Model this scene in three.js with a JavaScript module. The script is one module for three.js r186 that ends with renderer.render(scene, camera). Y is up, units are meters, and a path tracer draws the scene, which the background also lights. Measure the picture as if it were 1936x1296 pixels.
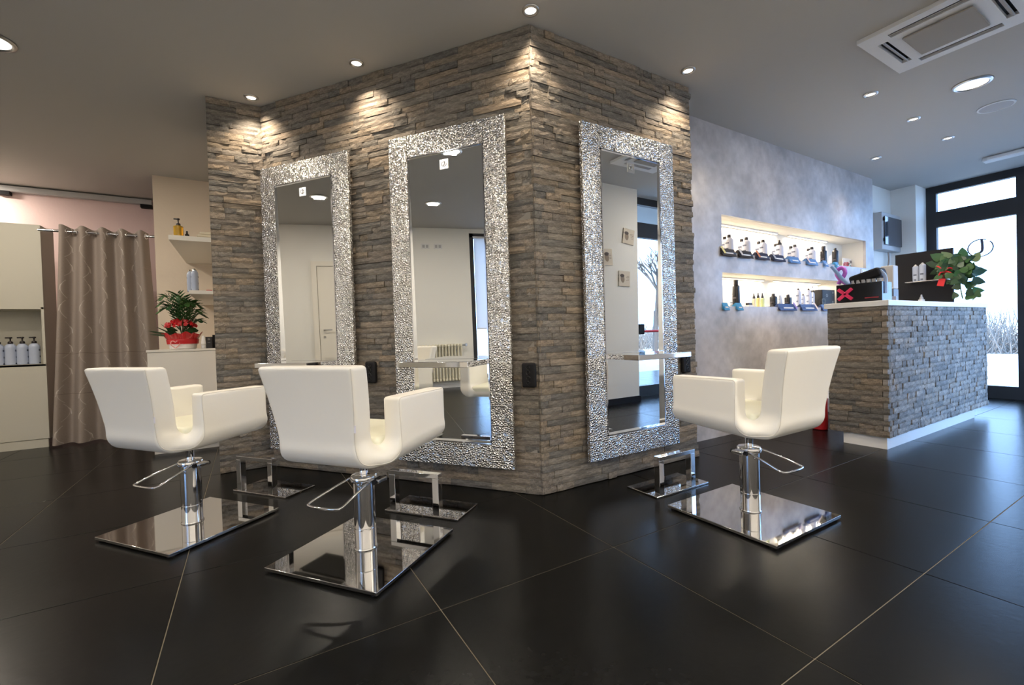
import * as THREE from 'three';
import { RoundedBoxGeometry } from 'three/addons/geometries/RoundedBoxGeometry.js';
import { mergeGeometries, toCreasedNormals } from 'three/addons/utils/BufferGeometryUtils.js';
import { RectAreaLightUniformsLib } from 'three/addons/lights/RectAreaLightUniformsLib.js';
RectAreaLightUniformsLib.init();

// ---------------------------------------------------------------- camera, sky, sun, exposure
const scene = new THREE.Scene();
const EYE = 0.933, FOCAL = 839.7, CX = 968, CY = 648, D2R = Math.PI / 180;
const camera = new THREE.PerspectiveCamera(2 * Math.atan(648 / FOCAL) / D2R, 1936 / 1296, 0.05, 400);
camera.rotation.order = 'YXZ';
camera.position.set(0, EYE, 0);
camera.rotation.set(-0.836 * D2R, -30.767 * D2R, -1.75 * D2R);
camera.updateMatrixWorld(true);
scene.background = new THREE.Color().setRGB(2.7, 4.7, 8.3);
const renderer = new THREE.WebGLRenderer({ antialias: true });
renderer.toneMapping = THREE.LinearToneMapping;
renderer.toneMappingExposure = 1.0;
renderer.shadowMap.enabled = true;
const sun = new THREE.DirectionalLight(new THREE.Color(1, 0.95, 0.86), 8);
sun.position.set(-6, 22, -22); sun.target.position.set(4, 0, 0);
sun.castShadow = true;
Object.assign(sun.shadow.camera, { left: -30, right: 30, top: 30, bottom: -30, near: 1, far: 90 });
scene.add(sun, sun.target);
const WARM = new THREE.Color(1, 0.80, 0.58), NEUTRAL = new THREE.Color(1, 0.89, 0.75), COOL = new THREE.Color(0.95, 0.97, 1);

// ---------------------------------------------------------------- helpers
function rng(seed) { let a = seed >>> 0; return () => { a = (a + 0x6D2B79F5) | 0; let t = Math.imul(a ^ (a >>> 15), 1 | a); t = (t + Math.imul(t ^ (t >>> 7), 61 | t)) ^ t; return ((t ^ (t >>> 14)) >>> 0) / 4294967296; }; }
const R0 = rng(7);
const V3 = (x, y, z) => new THREE.Vector3(x, y, z);
// a photo pixel gives a direction; the point is where that direction meets a known plane of the room
const ray = (u, v) => V3((u - CX) / FOCAL, -(v - CY) / FOCAL, -1).applyQuaternion(camera.quaternion);
const onZ = (u, v, z) => { const d = ray(u, v); return d.multiplyScalar(z / d.z).add(camera.position); };
const onX = (u, v, x) => { const d = ray(u, v); return d.multiplyScalar(x / d.x).add(camera.position); };
const onY = (u, v, y) => { const d = ray(u, v); return d.multiplyScalar((y - EYE) / d.y).add(camera.position); };
const used = {};
function numbered(n) { const k = used[n] = (used[n] ?? -1) + 1; return k ? n + '_' + String(k).padStart(3, '0') : n; }
function mesh(name, geo, mat, parent) {
  const m = new THREE.Mesh(Array.isArray(geo) ? mergeAll(geo) : geo, mat); m.name = name; m.castShadow = m.receiveShadow = true;
  if (parent) parent.add(m); return m;
}
function mergeAll(list) {
  list = list.map((g) => { const q = g.index ? g.toNonIndexed() : g; for (const k of Object.keys(q.attributes)) if (!['position', 'normal', 'uv'].includes(k)) q.deleteAttribute(k); if (!q.attributes.uv) q.setAttribute('uv', new THREE.BufferAttribute(new Float32Array(q.attributes.position.count * 2), 2)); return q; });
  return list.length === 1 ? list[0] : mergeGeometries(list);
}
function thing(name, label, category, p = [0, 0, 0], turn = 0, group) {
  const o = new THREE.Group(); o.name = numbered(name); o.position.set(...p); o.rotation.y = turn; o.userData = { label, category };
  if (group) o.userData.group = group; scene.add(o); return o;
}
function single(name, label, category, geo, mat, p = [0, 0, 0], turn = 0, group) {
  const o = mesh(numbered(name), geo, mat, scene); o.position.set(...p); o.rotation.y = turn; o.userData = { label, category };
  if (group) o.userData.group = group; return o;
}
function copyOf(o, label, group) { const c = o.clone(); c.name = numbered(o.name.replace(/_\d{3}$/, '')); c.userData = { ...o.userData }; if (label) c.userData.label = label; if (group) c.userData.group = group; scene.add(c); return c; }
function structGroup(name, label, category = 'wall') { const o = new THREE.Group(); o.name = name; o.userData = { kind: 'structure', label, category }; scene.add(o); return o; }
function struct(name, geo, mat, label, category) { const m = mesh(name, geo, mat, scene); m.userData = { kind: 'structure', label, category }; return m; }
// boxes given by corners, uv in metres
function metreUV(g) {
  g = g.index ? g.toNonIndexed() : g; const p = g.attributes.position, n = g.attributes.normal, uv = new Float32Array(p.count * 2);
  for (let i = 0; i < p.count; i++) { const ax = Math.abs(n.getX(i)), ay = Math.abs(n.getY(i)), az = Math.abs(n.getZ(i)); let a, b;
    if (ay >= ax && ay >= az) { a = p.getX(i); b = p.getZ(i); } else if (ax >= az) { a = p.getZ(i); b = p.getY(i); } else { a = p.getX(i); b = p.getY(i); }
    uv[2 * i] = a; uv[2 * i + 1] = b; }
  g.setAttribute('uv', new THREE.BufferAttribute(uv, 2)); return g;
}
function bx(x0, x1, y0, y1, z0, z1, r = 0) {
  const w = x1 - x0, h = y1 - y0, d = z1 - z0;
  const g = r ? new RoundedBoxGeometry(w, h, d, 2, Math.min(r, w / 2.01, h / 2.01, d / 2.01)) : new THREE.BoxGeometry(w, h, d);
  return metreUV(g.translate((x0 + x1) / 2, (y0 + y1) / 2, (z0 + z1) / 2));
}
const lathe = (pts, seg = 24) => new THREE.LatheGeometry(pts.map(([r, y]) => new THREE.Vector2(r, y)), seg);
const cyl = (r, h, x = 0, y = 0, z = 0, seg = 20, r2 = r) => new THREE.CylinderGeometry(r2, r, h, seg).translate(x, y + h / 2, z);
function tube(pts, r, seg = 24, rad = 8, closed = false, tension = 0.5) { return new THREE.TubeGeometry(new THREE.CatmullRomCurve3(pts.map((p) => p.isVector3 ? p : V3(...p)), closed, 'catmullrom', tension), seg, r, rad, closed); }
function bar(a, b, r, rad = 8) { const A = V3(...a), B = V3(...b), d = B.clone().sub(A), g = new THREE.CylinderGeometry(r, r, d.length(), rad); g.applyQuaternion(new THREE.Quaternion().setFromUnitVectors(V3(0, 1, 0), d.clone().normalize())); return g.translate((A.x + B.x) / 2, (A.y + B.y) / 2, (A.z + B.z) / 2); }
function plate(shape, depth, bevel = 0) { return new THREE.ExtrudeGeometry(shape, { depth, bevelEnabled: bevel > 0, bevelSize: bevel, bevelThickness: bevel, bevelSegments: 2, curveSegments: 16 }); }

// ---------------------------------------------------------------- procedural textures
function hash2(x, y, s) { let h = Math.imul(x, 374761393) ^ Math.imul(y, 668265263) ^ Math.imul(s, 1274126177); h = Math.imul(h ^ (h >>> 13), 1274126177); return ((h ^ (h >>> 16)) >>> 0) / 4294967296; }
function vnoise(x, y, per, s) { // tiling value noise, period per
  const xi = Math.floor(x), yi = Math.floor(y), fx = x - xi, fy = y - yi, sx = fx * fx * (3 - 2 * fx), sy = fy * fy * (3 - 2 * fy), m = (a, p) => ((a % p) + p) % p;
  const px = Array.isArray(per) ? per[0] : per, py = Array.isArray(per) ? per[1] : per;
  const a = hash2(m(xi, px), m(yi, py), s), b = hash2(m(xi + 1, px), m(yi, py), s), c = hash2(m(xi, px), m(yi + 1, py), s), d = hash2(m(xi + 1, px), m(yi + 1, py), s);
  return a + (b - a) * sx + (c - a) * sy + (a - b - c + d) * sx * sy;
}
function fbm(u, v, f, oct, s, ax = 1) { let t = 0, a = 0.5, n = 0; for (let i = 0; i < oct; i++) { const p = f << i; t += a * vnoise(u * p, v * p * ax, [p, p * ax], s + i); n += a; a *= 0.55; } return t / n; }
function dataTex(w, h, fn, srgb, rep) {
  const d = new Uint8Array(w * h * 4);
  for (let y = 0; y < h; y++) for (let x = 0; x < w; x++) { const c = fn(x / w, y / h, x, y), i = 4 * (y * w + x); for (let k = 0; k < 3; k++) d[i + k] = Math.max(0, Math.min(255, (Array.isArray(c) ? c[k] : c) * 255)); d[i + 3] = 255; }
  const t = new THREE.DataTexture(d, w, h); t.wrapS = t.wrapT = THREE.RepeatWrapping; t.magFilter = THREE.LinearFilter; t.minFilter = THREE.LinearFilter;
  if (srgb) t.colorSpace = THREE.SRGBColorSpace; if (rep) t.repeat.set(...rep); t.needsUpdate = true; return t;
}
function canvasTex(w, h, draw) { const c = document.createElement('canvas'); c.width = w; c.height = h; draw(c.getContext('2d'), w, h); const t = new THREE.CanvasTexture(c); t.colorSpace = THREE.SRGBColorSpace; return t; }
const lin = (r, g, b) => new THREE.Color().setRGB(r, g, b);
const std = (o) => new THREE.MeshStandardMaterial(o), phy = (o) => new THREE.MeshPhysicalMaterial(o);

const slateMap = dataTex(256, 128, (u, v) => { const a = fbm(u, v, 4, 5, 11, 2), b = fbm(u, v, 16, 3, 31, 2), q = Math.abs(fbm(u, v, 4, 4, 71, 1) - 0.5) < 0.012 ? 0.12 : 0; const t = 0.80 + 0.5 * (a - 0.5) + 0.34 * (b - 0.5) + q; return [t, t * 0.985, t * 0.965]; }, true);
const slateBump = dataTex(256, 128, (u, v) => 0.25 + 0.5 * fbm(u, v, 4, 5, 11, 2) + 0.25 * fbm(u, v, 16, 3, 31, 2));
const speck = dataTex(512, 512, (u, v) => { const t = 0.86 + 0.16 * (fbm(u, v, 4, 4, 3) - 0.5) + 0.16 * (fbm(u, v, 64, 2, 9) - 0.5); return [t, t, t]; }, true);
const speckBump = dataTex(512, 512, (u, v) => 0.4 + 0.35 * fbm(u, v, 48, 3, 5) + 0.25 * fbm(u, v, 8, 3, 8));
const plasterMap = dataTex(512, 512, (u, v) => { const t = 0.80 + 0.30 * (fbm(u, v, 5, 5, 21) - 0.5) + 0.12 * (fbm(u, v, 24, 3, 41) - 0.5), w = 0.04 * (fbm(u, v, 3, 3, 61) - 0.5); return [t + w, t, t + 0.012 - w]; }, true, [0.7, 0.7]);
const plasterRough = dataTex(512, 512, (u, v) => { const t = 0.62 + 0.5 * (fbm(u, v, 6, 4, 81) - 0.5); return [t, t, t]; }, false, [0.7, 0.7]);
const plasterBump = dataTex(512, 512, (u, v) => fbm(u, v, 10, 5, 91), false, [0.7, 0.7]);
const wallBump = dataTex(256, 256, (u, v) => fbm(u, v, 32, 3, 15), false, [2, 2]);
// hammered silver: rounded cells with valleys between
const hammer = (() => { const N = 24, pts = []; for (let j = 0; j < N; j++) for (let i = 0; i < N; i++) pts.push([(i + 1.1 * hash2(i, j, 5) - .05 + .5 * (j % 2)) / N, (j + 1.1 * hash2(i, j, 6) - .05) / N]);
  return dataTex(512, 512, (u, v) => { let a = 9, b = 9; const ci = Math.floor(u * N), cj = Math.floor(v * N); for (let dj = -2; dj <= 2; dj++) for (let di = -2; di <= 2; di++) { const i = ((ci + di) % N + N) % N, j = ((cj + dj) % N + N) % N; let [x, y] = pts[j * N + i]; let dx = Math.abs(u - x), dy = Math.abs(v - y); dx = Math.min(dx, 1 - dx); dy = Math.min(dy, 1 - dy); const d = Math.hypot(dx, dy) * N; if (d < a) { b = a; a = d; } else if (d < b) b = d; } return Math.min(1, (b - a) * 1.3) ** 0.7; }, false, [3, 3]); })();

// ---------------------------------------------------------------- materials
const M = {
  floor: [0, 1, 2].map((k) => phy({ color: lin(0.0095 + 0.001 * k, 0.0098 + 0.001 * k, 0.0098 + 0.001 * k), map: speck, roughness: 0.26, specularIntensity: 0.22, bumpMap: speckBump, bumpScale: 0.0006 })),
  grout: std({ color: lin(0.19, 0.165, 0.12), roughness: 0.9 }),
  ceiling: std({ color: lin(0.47, 0.465, 0.45), roughness: 0.95 }),
  white: std({ color: lin(0.80, 0.79, 0.75), roughness: 0.9, bumpMap: wallBump, bumpScale: 0.0005 }),
  cream: std({ color: lin(0.72, 0.62, 0.50), roughness: 0.9, bumpMap: wallBump, bumpScale: 0.0005 }),
  pink: std({ color: lin(0.74, 0.57, 0.56), roughness: 0.9, bumpMap: wallBump, bumpScale: 0.0005 }),
  plaster: phy({ color: lin(0.84, 0.80, 0.78), map: plasterMap, metalness: 0.2, roughness: 0.75, roughnessMap: plasterRough, bumpMap: plasterBump, bumpScale: 0.0012 }),
  niche: std({ color: lin(0.80, 0.76, 0.68), roughness: 0.85 }),
  core: std({ color: lin(0.26, 0.24, 0.21), roughness: 1 }),
  chrome: std({ color: lin(0.80, 0.80, 0.82), metalness: 1, roughness: 0.06 }),
  darkChrome: std({ color: lin(0.62, 0.61, 0.60), metalness: 1, roughness: 0.035 }),
  steel: std({ color: lin(0.6, 0.6, 0.6), metalness: 1, roughness: 0.3 }),
  silver: std({ color: lin(0.68, 0.68, 0.67), metalness: 1, roughness: 0.2, bumpMap: hammer, bumpScale: 0.004 }),
  mirror: std({ color: lin(0.93, 0.945, 0.93), metalness: 1, roughness: 0.0 }),
  leather: phy({ color: lin(0.86, 0.84, 0.78), roughness: 0.42, clearcoat: 0.15, clearcoatRoughness: 0.4, bumpMap: speckBump, bumpScale: 0.0003 }),
  leatherSeat: phy({ color: lin(0.80, 0.81, 0.68), roughness: 0.45 }),
  seam: std({ color: lin(0.70, 0.67, 0.61), roughness: 0.5 }),
  lacquer: std({ color: lin(0.80, 0.76, 0.68), roughness: 0.45 }),
  creamLacquer: std({ color: lin(0.50, 0.475, 0.395), roughness: 0.5 }),
  whiteGloss: std({ color: lin(0.85, 0.84, 0.82), roughness: 0.3 }),
  black: phy({ color: lin(0.010, 0.010, 0.012), roughness: 0.6, specularIntensity: 0.45 }),
  blackGloss: std({ color: lin(0.01, 0.01, 0.011), roughness: 0.15 }),
  frame: std({ color: lin(0.014, 0.014, 0.016), roughness: 0.5 }),
  glass: phy({ color: 0xffffff, transmission: 1, thickness: 0, roughness: 0, ior: 1.5 }),
  plasticGrey: std({ color: lin(0.42, 0.42, 0.43), roughness: 0.5 }),
  plasticWhite: std({ color: lin(0.72, 0.72, 0.72), roughness: 0.5 }),
  red: std({ color: lin(0.55, 0.015, 0.02), roughness: 0.35 }),
  magenta: std({ color: lin(0.62, 0.02, 0.10), roughness: 0.4 }),
  violet: std({ color: lin(0.50, 0.14, 0.62), roughness: 0.35 }),
  amber: phy({ color: lin(0.75, 0.52, 0.06), transmission: 0.6, thickness: 0.03, roughness: 0.1, attenuationColor: lin(0.8, 0.55, 0.05), attenuationDistance: 0.08 }),
  paleGreen: phy({ color: lin(0.72, 0.80, 0.42), transmission: 0.5, thickness: 0.03, roughness: 0.15 }),
  paleYellow: phy({ color: lin(0.85, 0.75, 0.35), transmission: 0.5, thickness: 0.03, roughness: 0.15 }),
  paleCream: phy({ color: lin(0.85, 0.80, 0.60), transmission: 0.5, thickness: 0.03, roughness: 0.15 }),
  leaf: [std({ color: lin(0.035, 0.11, 0.025), roughness: 0.45, side: THREE.DoubleSide }), std({ color: lin(0.06, 0.16, 0.035), roughness: 0.45, side: THREE.DoubleSide }), std({ color: lin(0.02, 0.07, 0.02), roughness: 0.45, side: THREE.DoubleSide })],
  stem: std({ color: lin(0.12, 0.16, 0.04), roughness: 0.7 }),
  bark: std({ color: lin(0.09, 0.07, 0.055), roughness: 0.95 }),
  towel: std({ color: lin(0.72, 0.66, 0.52), roughness: 1 }),
};
const glow = (c, k) => std({ color: 0x111111, emissive: c, emissiveIntensity: k, roughness: 0.6 });

// ---------------------------------------------------------------- plan of the room (metres, y up)
const H = 2.714;
const CORNER = [1.452, -2.12], INNER = [0.142, -3.82], BEND = 2.83, WB = -2.12, RETX = -0.2, RETZ = -3.83;
const AU = V3(INNER[0] - CORNER[0], 0, INNER[1] - CORNER[1]); const ALEN = AU.length(); AU.normalize();
const AN = V3(AU.z, 0, -AU.x);                      // faces the room
const ATURN = Math.atan2(AN.x, AN.z);               // rotation.y that sends +z to AN
const onA = (s, y, off) => V3(CORNER[0], 0, CORNER[1]).addScaledVector(AU, s).addScaledVector(AN, off).setY(y);
const NZ = -2.4, XD = 7.8, ZS = 0.2, XL = -3.8, ZF = 1.8;

// ---------------------------------------------------------------- floor: charcoal tiles with pale joints
const floor = structGroup('floor', 'charcoal porcelain tile floor with thin pale joints', 'floor');
mesh('grout_bed', bx(XL - 0.2, XD + 0.15, -0.15, -0.0022, -7.1, ZF + 0.2), M.grout, floor);
{
  const T = 0.8, J = 0.0032, geo = bx(-T / 2 + J / 2, T / 2 - J / 2, -0.012, 0, -T / 2 + J / 2, T / 2 - J / 2, 0.0014);
  for (let i = -5; i < 12; i++) for (let j = -7; j < 6; j++) {
    const x = -1.06 + T * (i + 0.5), z = -2.24 + T * (j + 0.5);
    if (x - T / 2 > XD || x + T / 2 < XL || z + T / 2 < -6.86 || z - T / 2 > ZF) continue;
    const t = mesh('floor_tile', geo, M.floor[Math.floor(hash2(i + 9, j + 9, 2) * 3)], floor); t.position.set(x, 0, z); t.rotation.y = Math.floor(hash2(i + 9, j + 9, 4) * 4) * Math.PI / 2;
  }
}
struct('ceiling', bx(XL - 0.2, XD + 0.15, H, H + 0.15, -7.1, ZF + 0.2), M.ceiling, 'plain matt painted ceiling over the whole salon', 'ceiling');

// ---------------------------------------------------------------- split-face slate cladding
const stoneGeos = []; {
  const r = rng(99);
  for (let k = 0; k < 12; k++) {
    const nx = 4, ny = 2, P = [], pos = [], uv = [];
    const tilt = (r() - 0.5) * 0.16, tiltY = (r() - 0.5) * 0.16;
    for (let j = 0; j <= ny; j++) for (let i = 0; i <= nx; i++) { const u = i / nx, v = j / ny, ex = (i === 0 || i === nx), ey = (j === 0 || j === ny);
      P.push([u - 0.5 + (ex ? (u < .5 ? 1 : -1) * r() * 0.004 : (r() - .5) * .1), v - 0.5 + (ey ? (v < .5 ? 1 : -1) * r() * 0.02 : (r() - .5) * .3), 0.90 + tilt * (u - .5) + tiltY * (v - .5) + (r() - 0.5) * 0.11 - (ex ? 0.02 : 0) - (ey ? 0.025 : 0)]); }
    const quad = (a, b, c, d) => { for (const p of [a, b, c, a, c, d]) { pos.push(p[0], p[1], p[2]); uv.push(p[0] + 0.5 + 0.05 * (1 - p[2]), (p[1] + 0.5) * 0.5 + 0.1 * (1 - p[2])); } };
    const at = (i, j) => P[j * (nx + 1) + i], bk = (p) => [p[0], p[1], 0];
    for (let j = 0; j < ny; j++) for (let i = 0; i < nx; i++) quad(at(i, j), at(i + 1, j), at(i + 1, j + 1), at(i, j + 1));
    for (let i = 0; i < nx; i++) { quad(bk(at(i, 0)), bk(at(i + 1, 0)), at(i + 1, 0), at(i, 0)); quad(at(i, ny), at(i + 1, ny), bk(at(i + 1, ny)), bk(at(i, ny))); }
    for (let j = 0; j < ny; j++) { quad(bk(at(0, j + 1)), bk(at(0, j)), at(0, j), at(0, j + 1)); quad(at(nx, j + 1), at(nx, j), bk(at(nx, j)), bk(at(nx, j + 1))); }
    const g = new THREE.BufferGeometry(); g.setAttribute('position', new THREE.Float32BufferAttribute(pos, 3)); g.setAttribute('uv', new THREE.Float32BufferAttribute(uv, 2)); g.computeVertexNormals(); stoneGeos.push(g);
  }
}
const tone = (r, g, b) => std({ color: lin(r, g, b), map: slateMap, bumpMap: slateBump, bumpScale: 0.004, roughness: 0.82 });
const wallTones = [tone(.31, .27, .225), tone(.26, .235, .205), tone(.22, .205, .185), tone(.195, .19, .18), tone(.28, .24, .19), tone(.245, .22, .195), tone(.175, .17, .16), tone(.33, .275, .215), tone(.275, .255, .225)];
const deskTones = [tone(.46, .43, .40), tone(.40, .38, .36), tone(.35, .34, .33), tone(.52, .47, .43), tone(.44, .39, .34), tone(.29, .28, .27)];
const ROWS = []; { const r = rng(5); let y = 0.004; while (y < H - 0.02) { let h = 0.036 + 0.012 * (r() < .3 ? r() : r() * .4); if (H - y - h < 0.02) h = H - y - 0.002; ROWS.push([y, h]); y += h; } }
// stones laid in local (s along, y up, outward) on a frame given by origin, along, outward
function clad(parent, origin, along, out, len, rows, lens, tones, seed, startY = 0, ragged = 0, lock = [0, 0]) { // lock: how far every other course runs on past the two ends
  const r = rng(seed), list = [], basis = new THREE.Matrix4();
  rows.forEach(([y, h], k) => {
    const len1 = len + (k % 2 ? lock[1] : 0), s00 = k % 2 ? -lock[0] : 0; let s = s00; const shift = r();
    while (s < len1 - 1e-4) {
      let l = lens[0] + (lens[1] - lens[0]) * r() ** 1.5; if (s === s00) l *= 0.45 + 0.55 * shift;
      if (len1 - s - l < lens[0] * 0.6) l = len1 - s;
      const two = false, d = 0.033 + 0.010 * r() ** 1.5 + (r() < 0.1 ? 0.004 : 0);
      let s1 = s + l, e0 = 0, e1 = 0; if (ragged && s1 >= len1 - 1e-4) e1 = ragged * r();
      list.push({ s0: s - e0, s1: s1 + e1, y: y + startY, h, d, g: Math.floor(r() * 12), t: Math.floor(r() * tones.length), flip: r() < 0.5 });
      s = s1;
    }
  });
  const items = list.map((q) => {
    const w = q.s1 - q.s0 - 0.0007, hh = q.h - 0.0005; const c = origin.clone().addScaledVector(along, (q.s0 + q.s1) / 2); c.y = q.y + q.h / 2;
    basis.makeBasis(along, V3(0, 1, 0), out); const m = new THREE.Matrix4().copy(basis).setPosition(c).multiply(new THREE.Matrix4().makeScale(w, hh, q.d));
    const dist = c.distanceTo(camera.position); return { q, m, big: w * hh * Math.abs(out.dot(camera.position.clone().sub(c))) / dist ** 3, c, w, hh };
  });
  items.sort((a, b) => b.big - a.big);
  const rest = tones.map(() => []);
  const q0 = new THREE.Quaternion().setFromRotationMatrix(basis.makeBasis(along, V3(0, 1, 0), out));
  items.forEach((it, k) => {
    if (k < 298) { const o = mesh('stone', stoneGeos[it.q.g], tones[it.q.t], parent); o.quaternion.copy(q0); o.position.copy(it.c); o.scale.set(it.w, it.hh, it.q.d); }
    else rest[it.q.t].push(stoneGeos[it.q.g].clone().applyMatrix4(it.m));
  });
  const gs = [], mats = []; let at = 0; const big = [];
  rest.forEach((l, i) => { if (!l.length) return; const g = mergeGeometries(l); big.push(g); gs.push([at, g.attributes.position.count, mats.length]); at += g.attributes.position.count; mats.push(tones[i]); });
  if (big.length) { const g = mergeGeometries(big); g.clearGroups(); for (const [s, c, m] of gs) g.addGroup(s, c, m); const o = mesh('small_stones', g, mats, parent); o.userData = { kind: 'stuff' }; }
}
const depthCore = 0.035; // stones stand on a dark backing set this far behind the mean face
{
  const wa = structGroup('wall_mirrors', 'split-face slate wall carrying two tall silver mirrors');
  clad(wa, onA(ALEN, 0, -depthCore), AU.clone().negate(), AN.clone(), ALEN, ROWS, [0.07, 0.34], wallTones, 1);
  const wb = structGroup('wall_corner', 'split-face slate wall carrying one tall silver mirror next to the pearl plaster wall');
  clad(wb, V3(CORNER[0] - 0.012, 0, WB - depthCore), V3(1, 0, 0), V3(0, 0, 1), BEND - CORNER[0] + 0.012, ROWS, [0.07, 0.34], wallTones, 2, 0, 0.02);
  const wr = structGroup('wall_return', 'narrow split-face slate wall beside the white shelves');
  clad(wr, V3(RETX, 0, RETZ - depthCore), V3(1, 0, 0), V3(0, 0, 1), INNER[0] - RETX + 0.02, ROWS, [0.07, 0.34], wallTones, 3);
  // solid pillar behind the cladding
  const sh = new THREE.Shape();
  const cA1 = onA(ALEN, 0, -depthCore);
  const pts = [[RETX + 0.006, RETZ - depthCore], [cA1.x, RETZ - depthCore], [CORNER[0] - 0.02, WB - depthCore], [BEND - 0.004, WB - depthCore], [BEND - 0.004, -2.9], [1.2, -4.6], [RETX + 0.006, -4.6]];
  pts.forEach(([x, z], i) => i ? sh.lineTo(x, -z) : sh.moveTo(x, -z));
  const g = plate(sh, H); g.rotateX(-Math.PI / 2); mesh('backing', g, M.core, wr);
}

// ---------------------------------------------------------------- pearl plaster wall with two lit niches
const N1 = { x0: 3.6, x1: 6.4, y0: 1.615, y1: 1.943 }, N2 = { x0: 3.595, x1: 5.82, y0: 1.138, y1: 1.437 }, ND = 0.22;
{
  const w = structGroup('wall_niche', 'pearl grey mottled plaster wall with two lit product niches');
  const X0 = BEND - 0.03, X1 = 6.61, sh = new THREE.Shape([[X0, 0], [X1, 0], [X1, H], [X0, H]].map(([a, b]) => new THREE.Vector2(a, b)));
  for (const n of [N1, N2]) sh.holes.push(new THREE.Path([[n.x0, n.y0], [n.x0, n.y1], [n.x1, n.y1], [n.x1, n.y0]].map(([a, b]) => new THREE.Vector2(a, b))));
  mesh('plaster_face', metreUV(plate(sh, 0.03).translate(0, 0, NZ - 0.03)), M.plaster, w);
  for (const n of [N1, N2]) {
    const t = 0.02, zb = NZ - 0.03 - ND;
    mesh('niche_lining', [bx(n.x0 - t, n.x1 + t, n.y0 - t, n.y1 + t, zb - t, zb), bx(n.x0 - t, n.x1 + t, n.y0 - t, n.y0, zb, NZ - 0.0305), bx(n.x0 - t, n.x1 + t, n.y1, n.y1 + t, zb, NZ - 0.0305), bx(n.x0 - t, n.x0, n.y0, n.y1, zb, NZ - 0.0305), bx(n.x1, n.x1 + t, n.y0, n.y1, zb, NZ - 0.0305)], M.niche, w);
  }
  mesh('wall_core', [bx(X0, X1, 0, H, -2.95, NZ - 0.275), bx(X1 - 0.19, X1, 0, H, NZ - 0.275, NZ - 0.03)], M.white, w);
  for (const n of [N1, N2]) { // warm light strip tucked behind the upper lip
    const spans = [[n.x0 + 0.04, n.x0 + 0.46 * (n.x1 - n.x0)], [n.x0 + 0.54 * (n.x1 - n.x0), n.x1 - (n === N1 ? 0.45 : 0.05)]];
    for (const [a, b] of spans) {
      const s = thing('niche_light_strip', n === N1 ? 'warm light strip under the top of the upper product niche' : 'warm light strip under the top of the lower product niche', 'light strip', [(a + b) / 2, n.y1, NZ - 0.03 - ND + .03], 0, n === N1 ? 'upper niche light strips' : 'lower niche light strips');
      mesh('housing', bx(-(b - a) / 2, (b - a) / 2, -0.012, 0, -0.014, 0.014), M.plasticWhite, s);
      mesh('diffuser', bx(-(b - a) / 2 + .01, (b - a) / 2 - .01, -0.016, -0.012, -0.01, 0.01), glow(lin(1, .88, .70), 3), s);
      const L = new THREE.RectAreaLight(lin(1, .86, .66), 95, b - a - .02, 0.02); L.position.set(0, -0.019, 0); L.rotation.x = -Math.PI / 2; s.add(L);
    }
  }
}
// other walls
struct('wall_electrical', bx(6.58, 7.42, 0, H, -2.75, -2.5), M.white, 'short white wall behind the electrical box', 'wall');
struct('wall_jog', bx(7.42, 7.95, 0, H, -2.75, -2.24), M.white, 'white wall stub beside the entrance door', 'wall');
struct('wall_back', bx(XL - 0.2, 0.6, 0, H, -7.06, -6.86), M.pink, 'pale pink wall behind the curtain', 'wall');
struct('wall_shelf', bx(-0.79, 0.3, 0, H, -6.05, -5.85), M.cream, 'cream wall carrying white floating shelves', 'wall');
struct('wall_pillar', bx(3.1, 4.33, 0, H, -0.07, 0.32), M.white, 'white wall pier beside the side windows', 'wall');
struct('wall_rear', bx(XL - 0.2, 3.1, 0, H, ZF, ZF + 0.2), M.white, 'white wall opposite the mirrors', 'wall');
struct('wall_rear_side', bx(3.1, 3.3, 0, H, 0.32, ZF + 0.2), M.white, 'white return wall behind the pier', 'wall');
struct('wall_inner', [bx(-.22, -.02, 0, H, -5.85, -4.6), bx(.3, .6, 0, H, -6.86, -5.85)], M.cream, 'cream side wall behind the slate pillar carrying the shelves', 'wall');
const LW = { z0: -1.45, z1: 0.35, y0: 0.12, y1: 2.64 };
struct('wall_left', [bx(XL - 0.2, XL, 0, H, -7.06, LW.z0), bx(XL - 0.2, XL, 0, H, LW.z1, ZF), bx(XL - 0.2, XL, 0, LW.y0, LW.z0, LW.z1), bx(XL - 0.2, XL, LW.y1, H, LW.z0, LW.z1)], M.white, 'white wall with radiator, door and window', 'wall');
struct('baseboard_left', [bx(XL, XL + 0.012, 0, 0.07, -6.86, -4.0), bx(XL, XL + 0.012, 0, 0.07, -3.02, LW.z0)], M.plasticWhite, 'low white skirting along the white wall', 'baseboard');
struct('baseboard_pillar', bx(3.1, 4.345, 0, 0.075, -0.085, -0.07), M.black, 'dark skirting along the white pier', 'baseboard');

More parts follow.
